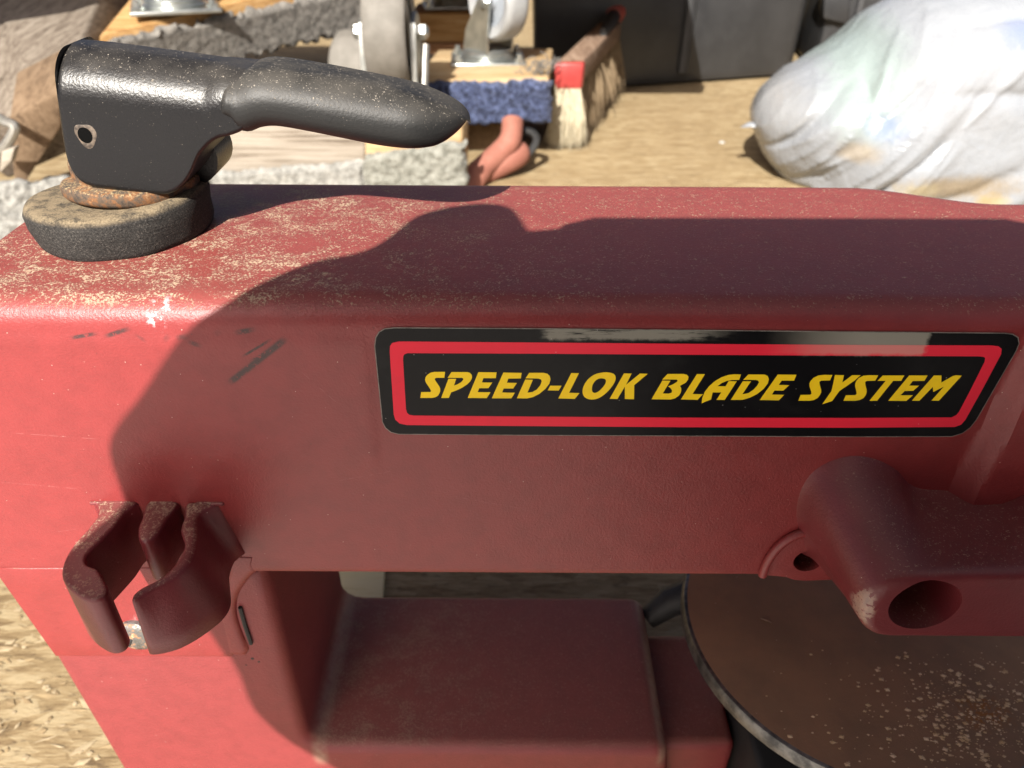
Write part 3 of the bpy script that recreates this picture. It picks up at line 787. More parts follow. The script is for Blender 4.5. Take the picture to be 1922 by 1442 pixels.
WORN = simple('bare_worn_rim', (.06, .045, .035), (.26, .2, .15), .7, sc=6, off=SO)
obj('pivot_rim', loft([[(hc[0]+r*(1+.22*math.sin(t+.6)*(math.sin(2*t+1)))*math.cos(t), YF-.006-dz, hc[2]+r*1.15*(1+.15*math.sin(3*t))*math.sin(t)) for t in np.linspace(0, 2*math.pi, 30, endpoint=False)] for r, dz in ((.15, 0), (.19, .004), (.25, .002), (.275, -.01))], False, False), WORN, lev)
obj('pivot_hole_disc', loft([[(hc[0]+r*math.cos(t), YF-.004+q, hc[2]+r*1.1*math.sin(t)) for t in np.linspace(0, 2*math.pi, 24, endpoint=False)] for r, q in ((.185, -.006), (.12, 0.))]), simple('hole_shade_black', (.004, .004, .004), (.006, .006, .006), .9, spec=.05, off=SO), lev)  # black disc on the plate, imitates the shade inside a hole
obj('cam_roller', lathe([(.8, 0), (.8, 1.4)], (at(392, 285, Y=6)[0]-.2, 5.0, at(392, 285, Y=6)[2]+.15), (0, 1, 0), 28), BLACK, lev)
# grip
gt = [(452, 160), (462, 135), (480, 115), (502, 108), (525, 108), (560, 112), (640, 125), (720, 140), (780, 154), (830, 172), (864, 190), (880, 205), (885, 217)]
gb = [(452, 205), (461, 232), (480, 238), (500, 230), (530, 228), (580, 237), (640, 250), (700, 263), (745, 270), (790, 272), (830, 266), (858, 250), (876, 234), (884, 223)]
YG = 4.75
GT = [(q[0], q[2]) for q in (at(x, y, Y=YG+.6) for x, y in spline(gt, 4))]
GB = [(q[0], q[2]) for q in (at(x, y, Y=YG-.6) for x, y in spline(gb, 4))]
GT.sort(); GB.sort(); GB = [(a-GB[-1][0]+GT[-1][0] if i > len(GB)*.75 else a, b) for i, (a, b) in enumerate(GB)]
gx0, gx1 = GT[0][0], GT[-1][0]
gx = gx0+(gx1-gx0)*np.concatenate([[0, .006, .015], np.linspace(.03, .80, 44), .80+.2*np.sin(np.linspace(.05, math.pi/2, 22))])
def halfw(x):
    t = (x-gx0)/(gx1-gx0); w = 1.50-.2*t
    if t > .72: w *= math.sqrt(max(.0012, 1-((t-.72)/.2805)**2))
    if t < .03: w *= .9+.1*t/.03
    return w
gs = lever_sections(gx, lambda x: interp(GT, x), lambda x: min(interp(GB, x), interp(GT, x)-.04), lambda x: YG-halfw(x), lambda x: YG+halfw(x), lambda x: 1.15, lambda x: .8, 8)
obj('lever_grip', loft(gs), GRIP, lev, smooth=70)

# ------------------------------------------------------------------ things behind: bins
def bin_(name, label, q, depth, rib):
    b = thing(name, label, 'storage bin', (float(q[3][0]+q[2][0])/2, float(q[3][1]+q[2][1])/2, GZ), 'charcoal storage bins')
    q = [np.array(p, float) for p in q]
    obj('wall', hexa(q, depth, 2.2), BINM, b)
    for a in rib:
        lo_, hi_ = q[3]*(1-a)+q[2]*a, q[0]*(1-a)+q[1]*a
        n = np.array([0, -.6, 0])
        obj('rib', tube([lo_+n*.2+np.array([0, 0, 2.5]), lo_*.6+hi_*.4+n*.2, hi_+n*.2], 1.1, 8), BINM, b)
    return b


b1 = bin_('storage_bin', 'charcoal plastic storage bin with a sunlit grey patch behind the plywood', [at(1000, 181, Z=GZ)+np.array([-1.5, 2, 36]), at(1484, 145.5, Z=GZ)+np.array([2.5, 2, 36]), at(1484, 145.5, Z=GZ+.1), at(1000, 181, Z=GZ+.1)], (6, 38, 0), (.55,))
b2 = bin_('storage_bin', 'second charcoal bin with a moulded step, partly behind the white bag', [at(1524, 142, Z=GZ)+np.array([.6, 2, 38]), at(2100, 120, Z=GZ)+np.array([2, 2, 38]), at(2100, 120, Z=GZ+.1), at(1524, 142, Z=GZ+.1)], (5, 38, 0), (.10, .3))
obj('moulded_step', hexa([at(1548, -30, Y=151.8), at(1598, -20, Y=152.4), at(1594, 48, Y=152.4), at(1545, 36, Y=151.8)], (1, 6, 0), .6), BINM, b2)
obj('moulded_panel', hexa([at(1604, 50, Y=152.4), at(1760, 60, Y=154.6), at(1740, 150, Y=154.2), at(1590, 140, Y=152)], (1, 6, 0), .5), BINM, b2)

# ------------------------------------------------------------------ the white bag
def bag():
    C = np.array([55., 91., -12.]); Yd = 15.
    sil = [(1470, 338), (1435, 292), (1418, 250), (1414, 218), (1432, 180), (1470, 148), (1512, 124), (1560, 96), (1602, 68), (1640, 28), (1680, 0), (1740, -30), (1900, -60), (2090, -10), (2200, 120), (2200, 260), (2120, 400), (1900, 428), (1650, 420), (1520, 395)]
    F0 = at(1500, 430, Y=80)
    s3 = spline([at(x, y, Y=C[1]) for x, y in sil], 10, True)
    n = len(s3); S = []
    P0 = np.array([s3[:, 0].mean(), C[1], s3[:, 2].mean()])
    for k, ph in enumerate(np.linspace(.02, math.pi-.02, 110)):
        ring = []
        for j, p in enumerate(s3):
            d = p-P0; th = math.atan2(d[2], d[0])
            q = P0+d*math.sin(ph)**.8+np.array([0, -Yd*math.cos(ph), 0])
            f1 = mnoise.fractal(Vector((q*.05).tolist()), 1.1, 2., 3); 
            # folds that fan out from the gathered left end
            ang = math.atan2(q[2]-F0[2]+.01, q[0]-F0[0]); rr = math.hypot(q[2]-F0[2], q[0]-F0[0])
            lf = 1-sstep(q[0], 44, 60)
            w_, al = q[0]*.85-q[2]*.53, q[0]*.53+q[2]*.85
            cr = abs(mnoise.noise(Vector((w_*.17, al*.03, q[1]*.02))))
            cr2 = abs(mnoise.noise(Vector((w_*.45, al*.05, 4.))))
            cr3 = abs(mnoise.noise(Vector((q[0]*.05, q[2]*.14, q[1]*.03+7))))
            nr = d/np.linalg.norm(d)*math.sin(ph)*.5+np.array([0, -math.cos(ph), 0])
            fc = min(1., abs(math.cos(ph))*1.6)
            q = q+nr*(1.6*f1*fc-2.0*(1-cr)**6*lf*fc+.6*(1-cr2)**9*lf*fc-1.0*(1-cr3)**9*(1-lf)*fc+.9*(1-cr)**10*(1-lf)*fc)
            q[2] = max(q[2], GZ+.05+.25*abs(f1))
            ring.append(q)
        S.append(ring)
    return loft(S)


def bag_mat():
    m = M('white_bag_plastic')
    n = m.noise(.12, 4, .6); w = m.noise(.9, 5, .7)
    col = m.mix(m.ss(w, .35, .7, 0, .4), (.225, .24, .262), (.18, .193, .215))
    def spot(px_, py_, r, c, k, sx=1., sz=1.):
        nonlocal col
        p = at(px_, py_, Y=82); b = BASE
        dx, dz = m.mul(m.sub(m.x, p[0]-b[0]), sx), m.mul(m.sub(m.z, p[2]-b[2]), sz)
        d = m.math('SQRT', m.add(m.mul(dx, dx), m.mul(dz, dz))); d = m.add(d, m.mul(m.sub(w, .5), r*.9))
        col = m.mix(m.mul(m.ss(d, r, r*.25), k), col, tuple(q*.40 for q in c))
    BASE = (60, 91, GZ)
    spot(1640, 120, 7, (.50, .66, .60), .55, 1.4, .7)
    spot(1600, 200, 5, (.55, .68, .64), .45)
    spot(1635, 222, 2.6, (.32, .42, .68), .6, .8, 1.3)
    spot(1885, 62, 3.0, (.28, .38, .72), .7, .8, 1.2)
    spot(1780, 140, 9, (.60, .62, .66), .6)
    spot(1590, 270, 2.6, (.72, .56, .34), .5, .8, 1.4)
    spot(1760, 325, 4.6, (.46, .34, .18), .75, .42, 1.9)
    spot(1690, 330, 2.4, (.80, .70, .45), .6, .7, 1.5)
    spot(1820, 352, 2.2, (.85, .62, .22), .6, .7, 1.5)
    spot(1480, 200, 3., (.52, .50, .46), .35, .6, .5)
    wv = m.n('ShaderNodeVectorMath', operation='MULTIPLY_ADD'); nz_ = m.n('ShaderNodeTexNoise'); m.l(m.P, nz_.inputs['Vector']); nz_.inputs['Scale'].default_value = .25
    m.l(nz_.outputs[1], wv.inputs[0]); wv.inputs[1].default_value = (5, 5, 5); m.l(m.P, wv.inputs[2])
    v1 = m.voro(.22, vec=m.scl((1, 1, .7), .3, wv.outputs[0])); v2 = m.voro(.55, vec=m.scl((1, 1, .6), .8, wv.outputs[0])); v3 = m.voro(1.5, vec=m.scl((1, 1, 1), .2, wv.outputs[0]))
    crum = m.add(m.mul(v1, 1.6), m.add(m.mul(v2, .7), m.mul(v3, .25)))
    return m.out(col, m.ss(w, .4, .6, .20, .34), m.bump(crum, .15, .9), spec=.6, Subsurface_Weight=.0)


bg_ = thing('plastic_bag', 'bulging white plastic bag of odds and ends lying on the plywood', 'bag', (60, 91, GZ))
obj('bag_body', bag(), bag_mat(), bg_, smooth=80)
tp = [at(1428, 236, Y=91), at(1408, 234, Y=91), at(1390, 239, Y=91)]
obj('knot_end', tube(tp, [1.1, .9, .1], 10, .35), bag_mat(), bg_, smooth=80)

# ------------------------------------------------------------------ casters
def caster(name, label, base, axis_ang, s, up_=(0, 0, 1), wheelm=LRUBBER, group='casters bolted to the dollies', parent=None, plate=None):
    """caster standing wheel-up on its plate; base = middle of the plate's underside, s = wheel radius"""
    ca, sa = math.cos(axis_ang), math.sin(axis_ang); ax = np.array([ca, sa, 0]); fwd = np.array([-sa, ca, 0]); z = np.array([0, 0, 1.])
    b = np.array(base, float)
    R = Matrix(((ca, -sa, 0), (sa, ca, 0), (0, 0, 1)))
    R0 = R
    if plate is not None:
        ax0, fw0 = np.array([math.cos(plate), math.sin(plate), 0]), np.array([-math.sin(plate), math.cos(plate), 0]); R0 = Matrix.Rotation(plate, 3, 'Z')
    else: ax0, fw0 = ax, fwd
    c = obj(name, box(b+z*.25, (s*2.1, s*1.75, .5), .15, R0), ZINC, parent)
    for i in (-1, 1):
        for j in (-1, 1):
            p = b+ax0*i*s*.86+fw0*j*s*.68
            obj('bolt', join(lathe([(s*.15, .5), (s*.15, .9), (s*.12, 1.0)], p, n=6), lathe([(s*.075, 1.), (s*.07, 1.6)], p, n=8)), ZINC, c, smooth=30)
    obj('swivel', lathe([(s*.78, .5), (s*.80, .8), (s*.72, 1.05), (s*.74, 1.3), (s*.70, 1.55), (s*.55, 1.8)], b, n=36), ZINC, c)
    hub = b+z*(1.8+s*1.28)+fwd*s*.5
    hw = s*.36
    for i in (-1, 1):
        o = ax*i*(hw+.35)
        A_ = [b+z*1.6+o-fwd*s*.58, b+z*1.6+o+fwd*s*.58]; top_ = hub+o
        q = [A_[0], b+z*(1.8+s*.5)+o-fwd*s*.42, top_-fwd*s*.26+z*s*.1, top_+z*s*.30, top_+fwd*s*.26+z*s*.1, b+z*(1.8+s*.5)+o+fwd*s*.62, A_[1]]
        S_ = [[p-ax*.16 for p in q], [p+ax*.16 for p in q]]
        obj('fork', loft(S_), ZINC, c, smooth=None)
        obj('axle_nut', lathe([(s*.17, 0), (s*.17, .45*i), (s*.1, .62*i)], hub+o+ax*i*.16, ax, 6), ZINC, c, smooth=20)
    obj('fork_crown', box(b+z*1.75, (hw*2+1., s*1.16, .35), .1, R), ZINC, c)
    w = obj('wheel', lathe([(s*.62, -hw*.7), (s*.9, -hw), (s*.98, -hw*.8), (s, -hw*.45), (s, hw*.45), (s*.98, hw*.8), (s*.9, hw), (s*.62, hw*.7)], hub, ax, 48, False), wheelm, c)
    obj('hub', lathe([(s*.2, -hw*.95), (s*.25, -hw*.6), (s*.55, -hw*.55), (s*.63, -hw*.75), (s*.63, hw*.75), (s*.55, hw*.55), (s*.25, hw*.6), (s*.2, hw*.95)], hub, ax, 36), HUB, w)
    return c


# ------------------------------------------------------------------ blue carpeted dolly
def dolly(name, label, q, back, woodm, carpm, cq, group='carpeted furniture dollies', seed=0, amp=.45, th=.9):
    q = [np.array(p, float) for p in q]
    d = thing(name, label, 'dolly', tuple((q[2]+q[3])/2), group)
    obj('deck', hexa(q, back, .35), woodm, d)
    if cq is not None:
        obj('carpet', rough_sheet(cq, amp, int(np.linalg.norm(np.array(cq[1])-cq[0])/.32), max(10, int(np.linalg.norm(np.array(cq[3])-cq[0])/.32)), th, seed), carpm, d, smooth=120)
    return d


BY = 95.
q = [at(778, 150, Y=BY), at(1030, 147, Y=BY), at(1030, 230, Y=BY), at(778, 232, Y=BY)]
blue = dolly('furniture_dolly', 'furniture dolly with blue looped carpet over its end and a caster on top', q, (1.5, 21, 0), PALEWOOD, BLUECARPET, [at(776, 154, Y=BY-.2), at(1036, 150, Y=BY-.2), at(1036, 232, Y=BY-.2), at(776, 236, Y=BY-.2)], seed=1, amp=.42)
tz = float(q[0][2])
k1 = caster('caster', '', (at(915, 121, Z=tz)[0], at(915, 121, Z=tz)[1]+2.5, tz), RAD(217), 5.3, parent=blue, plate=.06)
# frayed carpet threads on the top corner
th = []
for i in range(46):
    p = at(random.uniform(980, 1040), random.uniform(118, 152), Y=BY+random.uniform(0, 6)); a = random.random()*6.28
    pts = [p, p+np.array([math.cos(a)*.7, math.sin(a)*.5, random.uniform(.3, 1.2)]), p+np.array([math.cos(a)*1.6, math.sin(a), random.uniform(-.4, 1.6)])]
    th.append(tube(spline(pts, 3), .07, 4))
obj('frayed_threads', join(*th), GREYCARPET, blue, kind='stuff')
q2 = [at(770, 25, Y=126), at(905, 27, Y=126), at(905, 80, Y=126), at(770, 80, Y=126)]
obj('cross_board', hexa(q2, (0, 12, 0), .3), ORANGEWOOD, blue)
q2 = [at(770, 82, Y=125.6), at(905, 82, Y=125.6), at(905, 100, Y=125.6), at(770, 103, Y=125.6)]
obj('under_board', hexa(q2, (0, 14, 0), .3), wood('reddish_wood', (.46, .24, .12), (.55, .32, .17), (.3, .15, .07), (.1, .6, 1.5)), blue)
tz2 = float(at(840, 25, Y=126)[2])
k2 = caster('caster', '', (at(846, 16, Z=tz2)[0], at(846, 16, Z=tz2)[1]+2, tz2), RAD(10), 4.7, parent=blue)
# board that carries the deck, standing on the floor behind the carpet
obj('runner', hexa([(q[0][0]+4, BY+6, tz-5.5), (q[1][0]-4, BY+6, tz-5.5), (q[1][0]-4, BY+6, GZ), (q[0][0]+4, BY+6, GZ)], (0, 10, 0), .2), BROWNWOOD, blue)

# ------------------------------------------------------------------ grey carpeted dolly, tipped up
q = [at(186, 66, Y=78), at(715, -62, Y=108), at(715, 40, Y=108), at(186, 168, Y=78)]
grey = dolly('furniture_dolly', 'tipped furniture dolly with orange plywood deck and grey carpet on its long edge', q, (-5, 26, 2.2), ORANGEWOOD, None, None)
cq = [at(205, 76, Y=77.6), at(722, -34, Y=107.6), at(722, 42, Y=107.6), at(210, 168, Y=77.6)]
obj('carpet', rough_sheet(cq, .10, 170, 30, .7, 3, .8, 1.0), GREYCARPET, grey, smooth=120)
pz = at(320, 12, Y=86)
k3 = caster('caster', '', pz+np.array([0, 1.5, -.6]), RAD(22), 4.9, parent=grey)

# swivel caster seen edge-on between the dollies
def big_caster():
    Y = 84.; s = 6.6
    hub = at(733, 60, Y=Y+s*.6); hw = (at(772, 60, Y=Y)[0]-at(692, 60, Y=Y)[0])/2
    t = thing('caster', 'large rubber tyred caster seen edge on between the grey and blue dollies', 'caster', (float(hub[0]), float(hub[1]), GZ), 'loose casters')
    X = np.array([1., 0, 0])
    w = obj('wheel', lathe([(s*.6, -hw*.9), (s*.93, -hw), (s*.985, -hw*.86), (s, -hw*.5), (s*1.01, 0), (s, hw*.5), (s*.985, hw*.86), (s*.93, hw), (s*.6, hw*.9)], hub, X, 64, False), RUBBER, t)
    obj('hub', lathe([(s*.62, -hw*.8), (s*.62, hw*.8)], hub, X, 30), STEEL, w)
    for i in (-1, 1):
        o = X*i*(hw+.55)
        pr = [hub+o+np.array([0, a, b]) for a, b in ((-3.2, -9.5), (-3.9, -3), (-2.6, 1.4), (0, 2.4), (2.6, 1.4), (3.9, -3), (3.2, -9.5))]
        obj('fork', loft([[p-X*.28 for p in pr], [p+X*.28 for p in pr]]), ZINC, t, smooth=30)
    obj('axle_nut', lathe([(1.0, 0), (1.0, 1.0), (.6, 1.4)], hub+X*(hw+.8), X, 6), ZINC, t, smooth=20)
    obj('axle_nut', lathe([(1.0, 0), (1.0, -1.0), (.6, -1.3)], hub-X*(hw+.8), X, 6), ZINC, t, smooth=20)
    obj('swivel_plate', box((hub[0], hub[1], hub[2]-9.9), (10, 9.5, .8), .2), ZINC, t)
    obj('brake_bar', tube([at(799, 85, Y=88), at(797, 120, Y=87), at(796, 165, Y=86)], .55, 10), STEEL, t)
    obj('plate_block', box((hub[0], hub[1]+1, (hub[2]-10.3+GZ)/2), (9, 8, hub[2]-10.3-GZ), .3), BROWNWOOD, t)
    return t


big_caster()
wb = thing('rubber_wheel', 'taupe rubber wheel peeping out under the grey carpeted dolly', 'wheel', tuple(at(665, 140, Y=95)))
hb = at(700, 98, Y=97)
obj('tyre', lathe([(3.0, 4.2), (4.4, 4.2), (4.9, 3.7), (5., 2.5), (5., -2.5), (4.4, -3.2), (3., -3.2)], hb+np.array([-.6, 0, -2.2]), (-1, .25, 0), 40), RUBBER, wb)

# ------------------------------------------------------------------ beams in front of the dollies
bm1 = thing('timber_beam', 'grey weathered beam with a shaggy carpet foot below the black lever', 'timber', tuple(at(520, 345, Y=80)), 'weathered timbers')
obj('beam', hexa([at(200, 240, Y=80), at(686, 222, Y=80), at(684, 352, Y=80), at(200, 352, Y=80)], (1, 5, 0), .4), GREYWOOD, bm1)
obj('carpet', rough_sheet([at(200, 336, Y=79.6), at(688, 302, Y=79.6), at(688, 358, Y=79.6), at(200, 358, Y=79.6)], .22, 140, 16, .8, 5, .8, .5), PALECARPET, bm1, smooth=120)
bm2 = thing('carpeted_block', 'pale wood block wrapped in grey green carpet beside the weathered beam', 'block', tuple(at(780, 345, Y=80)))
obj('block', hexa([at(684, 250, Y=79), at(868, 236, Y=79), at(868, 352, Y=79), at(684, 352, Y=79)], (.6, 3.5, 0), .4), PALEWOOD, bm2)
obj('carpet', rough_sheet([at(682, 292, Y=78.6), at(876, 262, Y=78.6), at(878, 360, Y=78.6), at(682, 360, Y=78.6)], .28, 60, 30, .9, 6, .8, .5), carpet('grey_green_carpet', (.13, .13, .11), (.30, .30, .26), (.46, .46, .41), 1.2), bm2, smooth=120)

# timbers at the left edge
tl = thing('timber_plank', 'wide grey weathered plank leaning in the left corner, half in shade', 'timber', tuple(at(40, 230, Y=58)), 'weathered timbers')
obj('plank', hexa([at(-90, -110, Y=108), at(215, -70, Y=108), at(108, 178, Y=62), at(-90, 262, Y=58)], (2, 3, -5), .4), GREYWOODY, tl)
tl2 = thing('timber_post', 'brown squared timber end under the leaning grey plank', 'timber', tuple(at(60, 360, Y=60)), 'weathered timbers')
obj('post', hexa([at(18, 222, Y=58), at(112, 172, Y=60), at(116, 238, Y=60), at(30, 372, Y=58)], (-4, 10, 2), .3), BROWNWOOD, tl2)
cl = thing('metal_latch', 'small dull metal latch at the left edge below the plank', 'latch', tuple(at(15, 300, Y=56)))
obj('strap', tube(spline([at(-20, 210, Y=57), at(8, 228, Y=56), at(28, 240, Y=55.6), at(10, 275, Y=55.6), at(-12, 292, Y=56)], 5), .45, 8), STEEL, cl)
obj('tongue', hexa([at(2, 285, Y=55), at(28, 276, Y=55), at(20, 305, Y=55), at(-2, 326, Y=55)], (0, 1, 0), .15), wood('chipped_wood', (.5, .44, .36), (.6, .54, .46), (.3, .25, .2)), cl)
wc = thing('carpet_roll', 'whitish shaggy carpet scrap on the floor at the left edge', 'carpet', tuple(at(20, 420, Y=56)))
obj('pile', rough_sheet([at(-60, 345, Y=57), at(150, 330, Y=60), at(150, 470, Y=57), at(-60, 480, Y=54)], .4, 60, 40, 1., 8, .7, .6), PALECARPET, wc, smooth=120)

# ------------------------------------------------------------------ brush
br_ = thing('block_brush', 'worn block brush with red painted band and cream bristles beside the blue dolly', 'brush', tuple(at(1065, 272, Y=103)))
f0 = [at(1040, 122, Y=101), at(1094, 120, Y=101), at(1090, 166, Y=101), at(1044, 166, Y=101)]
bk = np.array([9.5, 33., .5])
obj('block', hexa([p+np.array([0, .9, 0]) for p in f0], bk, .5), wood('worn_brush_wood', (.30, .20, .14), (.42, .30, .22), (.16, .1, .07), (1, .1, 1)), br_)
obj('red_band', hexa([p+np.array([.15*(-1 if i in (0, 3) else 1), 0, .15*(1 if i < 2 else -1)]) for i, p in enumerate(f0)], np.array([.4, 1.6, 0]), .4), REDTAPE, br_)


def bristles(p0, p1, down, n, w=.06, spread=.6, seed=2):
    r = random.Random(seed); V, F = [], []
    for i in range(n):
        a, bb = r.random(), r.random()
        p = p0*(1-a)+p1*a+bk*bb*.0
        p = p+np.array([0, r.uniform(0, 2.2), 0])
        e = p+down*(r.uniform(.86, 1.03))+np.array([r.gauss(0, spread), r.gauss(-.3, spread), 0])+(p-(p0+p1)/2)*.25
        m_ = (p+e)/2+np.array([r.gauss(0, .15), r.gauss(-.25, .15), 0])
        ww = np.array([w, 0, 0]); hh = np.array([0, w, 0]); k = len(V)
        V += [p-ww, p+ww, p+hh, m_-ww, m_+ww, m_+hh, e]
        F += [(k, k+1, k+4, k+3), (k+1, k+2, k+5, k+4), (k+2, k, k+3, k+5), (k+3, k+4, k+6), (k+4, k+5, k+6), (k+5, k+3, k+6)]
    return V, F


pb0, pb1 = f0[3]+np.array([0, .2, .2]), f0[2]+np.array([0, .2, .2])
obj('bristles', bristles(pb0, pb1, np.array([0, 0, GZ-pb0[2]+.1]), 900, .07), BRIST, br_, smooth=None, kind='stuff')
V, F = [], []
rows = []
for j in range(14):
    o = bk*j/13*.95+np.array([0, 2.5, 0])
    rows.append(bristles(pb0+o, pb1+o+np.array([.5, 0, 0]), np.array([.4, 0, GZ-pb0[2]+.1]), 130, .09, .7, 20+j))
obj('side_bristles', join(*rows), BRISTD, br_, smooth=None, kind='stuff')
h0 = (f0[0]+f0[1])/2+bk*.62+np.array([1.0, 0, .6]); h1 = at(1152, 30, Y=140); h2 = at(1205, -30, Y=150)
obj('handle', tube([h0, h0*.5+h1*.5+np.array([0, 0, -.4]), h1], [.6, 1.2, 1.4], 12), BLKPL, br_)
obj('handle_tip', tube([h1+(h1-h0)*-.06, h1, h2], [1.6, 1.75, 1.75], 12), simple('red_handle_tip', (.50, .09, .06), (.6, .12, .09), .5), br_)

# ------------------------------------------------------------------ red tool under the dolly
rtl = thing('hand_tool', 'red plastic tool handles with a black strap poking out under the blue dolly', 'tool', tuple(at(930, 335, Y=86)))
obj('grip', tube(spline([at(868, 372, Y=83), at(900, 322, Y=86), at(940, 285, Y=88.5), at(958, 262, Y=89), at(962, 228, Y=91)], 5), [1.7]*6+[1.55]*10+[1.5]*5, 14), REDPL, rtl)
obj('grip', tube(spline([at(905, 330, Y=87), at(955, 300, Y=89), at(985, 276, Y=91)], 5), [1.2, 1.4, 1.5, 1.6, 1.7, 1.8, 1.9, 1.9, 1.8, 1.4, .7], 14), REDPL, rtl)
obj('strap', tube(spline([at(975, 245, Y=93), at(1000, 250, Y=92), at(1006, 268, Y=91), at(985, 298, Y=90), at(950, 325, Y=89)], 5), .55, 8), BLKPL, rtl)

oc = thing('sun_patch_board', 'pale board added to imitate a sunlit floor patch behind the rear column', 'sun_patch_stand_in', tuple(at(640, 1105, Z=GZ)))
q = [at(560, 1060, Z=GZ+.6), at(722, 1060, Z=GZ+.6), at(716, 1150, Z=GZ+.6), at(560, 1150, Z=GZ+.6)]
obj('board', hexa([p-np.array([0, 0, .0]) for p in q], (0, 0, -.55), .06), wood('sun_patch_cream', (1.38, 1.18, .68), (1.4, 1.22, .76), (1.2, 1.0, .55), (.1, .6, 1.)), oc)  # added board, its cream colour imitates sunlight on the floor

ch_ = []
for i in range(1100):
    x, y = random.uniform(-30, -11), random.uniform(1, 34)
    c0 = np.array([x, y, GZ+.03]); a = random.gauss(.1, .5); L = random.choice((.25, .4, .6, .9, 1.3)); w_ = random.uniform(.05, .24); tz_ = random.uniform(0, .05)
    d = np.array([math.cos(a), math.sin(a), 0])*L/2; e = np.array([-math.sin(a), math.cos(a), 0])*w_; u_ = np.array([0, 0, .015+w_*.07])
    ch_.append(([c0-d, c0+e-d*.3, c0+d+np.array([0, 0, tz_]), c0-e+d*.2, c0+u_], [(0, 1, 4), (1, 2, 4), (2, 3, 4), (3, 0, 4)]))
for k_, (nm, mt) in enumerate((('pale_chip', simple('pale_chip', (.52, .40, .24), (.66, .53, .33), .8, sc=1.5)), ('brown_chip', simple('brown_chip', (.36, .25, .13), (.52, .38, .2), .8, sc=1.5)))):
    obj('wood_chips', join(*ch_[k_::2]), mt, smooth=None, kind='stuff', label=('pale' if k_ == 0 else 'brown')+' wood slivers strewn over the plywood beside the rear column')

# small pale washer on the plywood
p = at(1355, 268, Z=GZ)
ws = obj('washer', lathe([(.22, .02), (.22, .14), (.45, .14), (.45, .02)], p, n=20, cap=False), simple('pale_nylon', (.75, .75, .72), (.8, .8, .77), .5)); 
ws['label'] = 'tiny pale ring lying alone on the sunlit plywood'; ws['category'] = 'washer'

# ------------------------------------------------------------------ out of frame: what throws the shade
ov = thing('stacked_dolly', 'upper dolly of the stack, above the picture, shading the bin', 'dolly', (-10, 128, -1), 'carpeted furniture dollies')
obj('deck', hexa([(-75, 107, 4), (28, 108.5, 4), (28, 108.5, -1), (-75, 107, -1)], (0, 40, 0), .4), ORANGEWOOD, ov)
obj('leg', hexa([(-74, 140, -1), (-68, 140, -1), (-68, 140, GZ), (-74, 140, GZ)], (0, 6, 0), .3), BROWNWOOD, ov)
pa, pb = at(-20, 118, Y=79)-SUN*26, at(168, 44, Y=88)-SUN*26  # lower edge of an added unseen board, set to shade the plank
ov2 = thing('shade_board', 'unseen upright board added left of the timbers to shade the leaning plank', 'timber', (pa[0]-3, pa[1], GZ), 'weathered timbers')
pc = pa-(pb-pa)*.5
obj('board', hexa([pc+np.array([0, 0, 24]), pb+np.array([0, 0, 24]), pb, pc], (0, 3, 0), .3), BROWNWOOD, ov2)
obj('shade_board_stay', hexa([pc+np.array([0, 3, 4]), pc+np.array([5, 3, 4]), np.array([pc[0]+5, pc[1]+3, GZ]), np.array([pc[0], pc[1]+3, GZ])], (0, 3, 0), .2), BROWNWOOD, ov2)

# photographer: the phone right behind the lens, the hand and sleeve beside it
def lp(u, v, k): return CAM+rt*u+up*v+SUN*k


ph = thing('phone', 'phone held level in front of the saw to take the picture', 'phone', tuple(lp(3.5, 3.5, -1)))
rr_ = [(-4.0+1.2, -.7), (10.9-1.2, -.7), (10.9-.35, -.35), (10.9, .5), (10.9, 6.4), (10.9-.35, 7.25), (10.9-1.2, 7.62), (-4.+1.2, 7.62), (-4.+.35, 7.25), (-4., 6.4), (-4., .5), (-4.+.35, -.35)]
obj('body', slab(rr_, lambda a, b, h: CAM+rt*a+up*b-fw*h, .35, 1.15, .15, .15, 2), BLKPL, ph)
SKIN = simple('skin', (.46, .27, .19), (.52, .32, .23), .5, sc=.6)
CLOTH = simple('grey_cotton_sleeve', (.10, .11, .13), (.14, .15, .17), .9, sc=.5, bump=.5, bsc=4)
pe = thing('person', 'person in a grey sleeve holding the phone, throwing the broad shadow on the saw', 'person', tuple(lp(-8, -2, -3)))
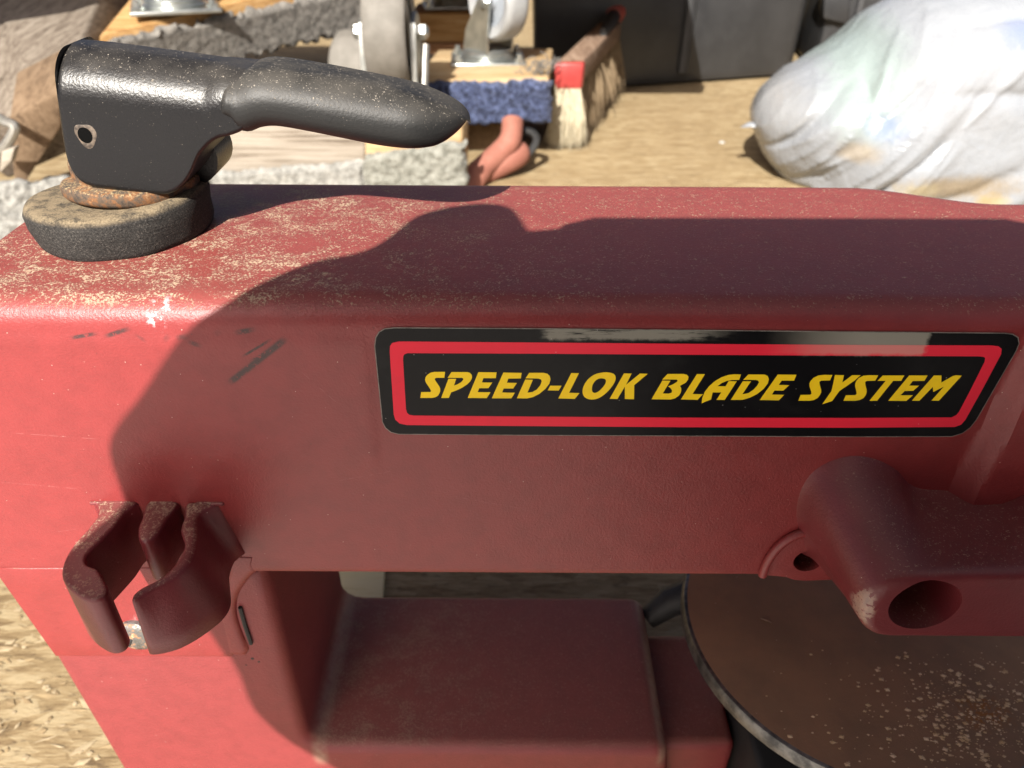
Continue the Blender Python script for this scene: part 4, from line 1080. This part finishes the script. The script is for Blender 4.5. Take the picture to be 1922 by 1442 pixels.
hand = [(-1.5, 6.6), (-3.2, 7.0), (-4.3, 6.9), (-4.56, 6.97), (-4.9, 7.5), (-5.34, 8.06), (-6, 8.3), (-6.74, 8.26), (-7.5, 8.0), (-8.09, 7.54), (-8.35, 6.7), (-8.6, 6.15), (-9.1, 5.8), (-9.8, 5.57), (-10.5, 5.0), (-11.18, 4.17), (-11.97, 3.64), (-12.78, 3.05), (-14.16, 1.92), (-15.2, 1.15), (-15.67, .69), (-15.95, .1), (-16.15, -.7), (-16.2, -1.29), (-16., -3.2), (-9, -3.6), (-3.2, -3.2), (-2.2, .6)]
obj('hand', slab(spline(hand, 3, True), lambda a, b, h: lp(a, b, -1.6-h), 0, 3., .3, .9, 4), SKIN, pe, smooth=60)
slv = [(-16.1, -2.6), (-15.95, -4), (-15.75, -5.35), (-15.6, -7.1), (-15.74, -8.78), (-15.4, -9.8), (-15.02, -10.48), (-14.1, -11.5), (-12.5, -13), (-10, -14.2), (-5, -15.2), (4, -15.6), (16, -15.2), (19, -8), (17.5, .2), (11, .8), (3, 1.2), (-3, 1.0), (-9, -1.2)]
obj('sleeve', slab(spline(slv, 4, True), lambda a, b, h: lp(a, b, -3.4-h), 0, 8, 1.2, 2., 5), CLOTH, pe, smooth=60)

# the body stands to the right of the camera, so that only the hand and sleeve reach over the saw
JX, JY = 26., -56.
obj('jacket', tube(spline([(JX, JY, -16), (JX, JY-1, 0), (JX, JY+1, 18), (JX, JY+4, 32), (JX, JY+6, 40)], 5), [16]*6+[17]*5+[18]*5+[16]*3+[11, 7], 20, .75), CLOTH, pe, smooth=80)
for k in (-1, 1):
    obj('trouser_leg', tube(spline([(JX+k*8, JY-4, -14), (JX+k*10, JY+14, -8), (JX+k*11, JY+30, -6), (JX+k*11, JY+31, -14), (JX+k*10, JY+22, -36)], 5), [9.5]*6+[9]*5+[8]*5+[6.5]*5, 16), simple('dark_denim', (.06, .07, .10), (.09, .10, .14), .9, sc=.5), pe, smooth=80)
obj('head', tube([(JX, JY+6, 38), (JX, JY+7, 43), (JX-1, JY+8, 50), (JX-1, JY+9, 57), (JX-1, JY+9, 62), (JX-1, JY+9, 64)], [5.5, 6.5, 8.8, 9., 6.5, 2.], 18), SKIN, pe, smooth=80)
sh, el, wr = np.array([JX-13, JY+4, 30.]), np.array([27., -38., 8.]), np.array([22., -17., -3.])
obj('arm', tube(spline([sh, (sh+el)/2, el, (el+wr)/2, wr], 4), [7.5]*5+[7.]*4+[6.5]*4+[6.2]*4, 16), CLOTH, pe, smooth=80)
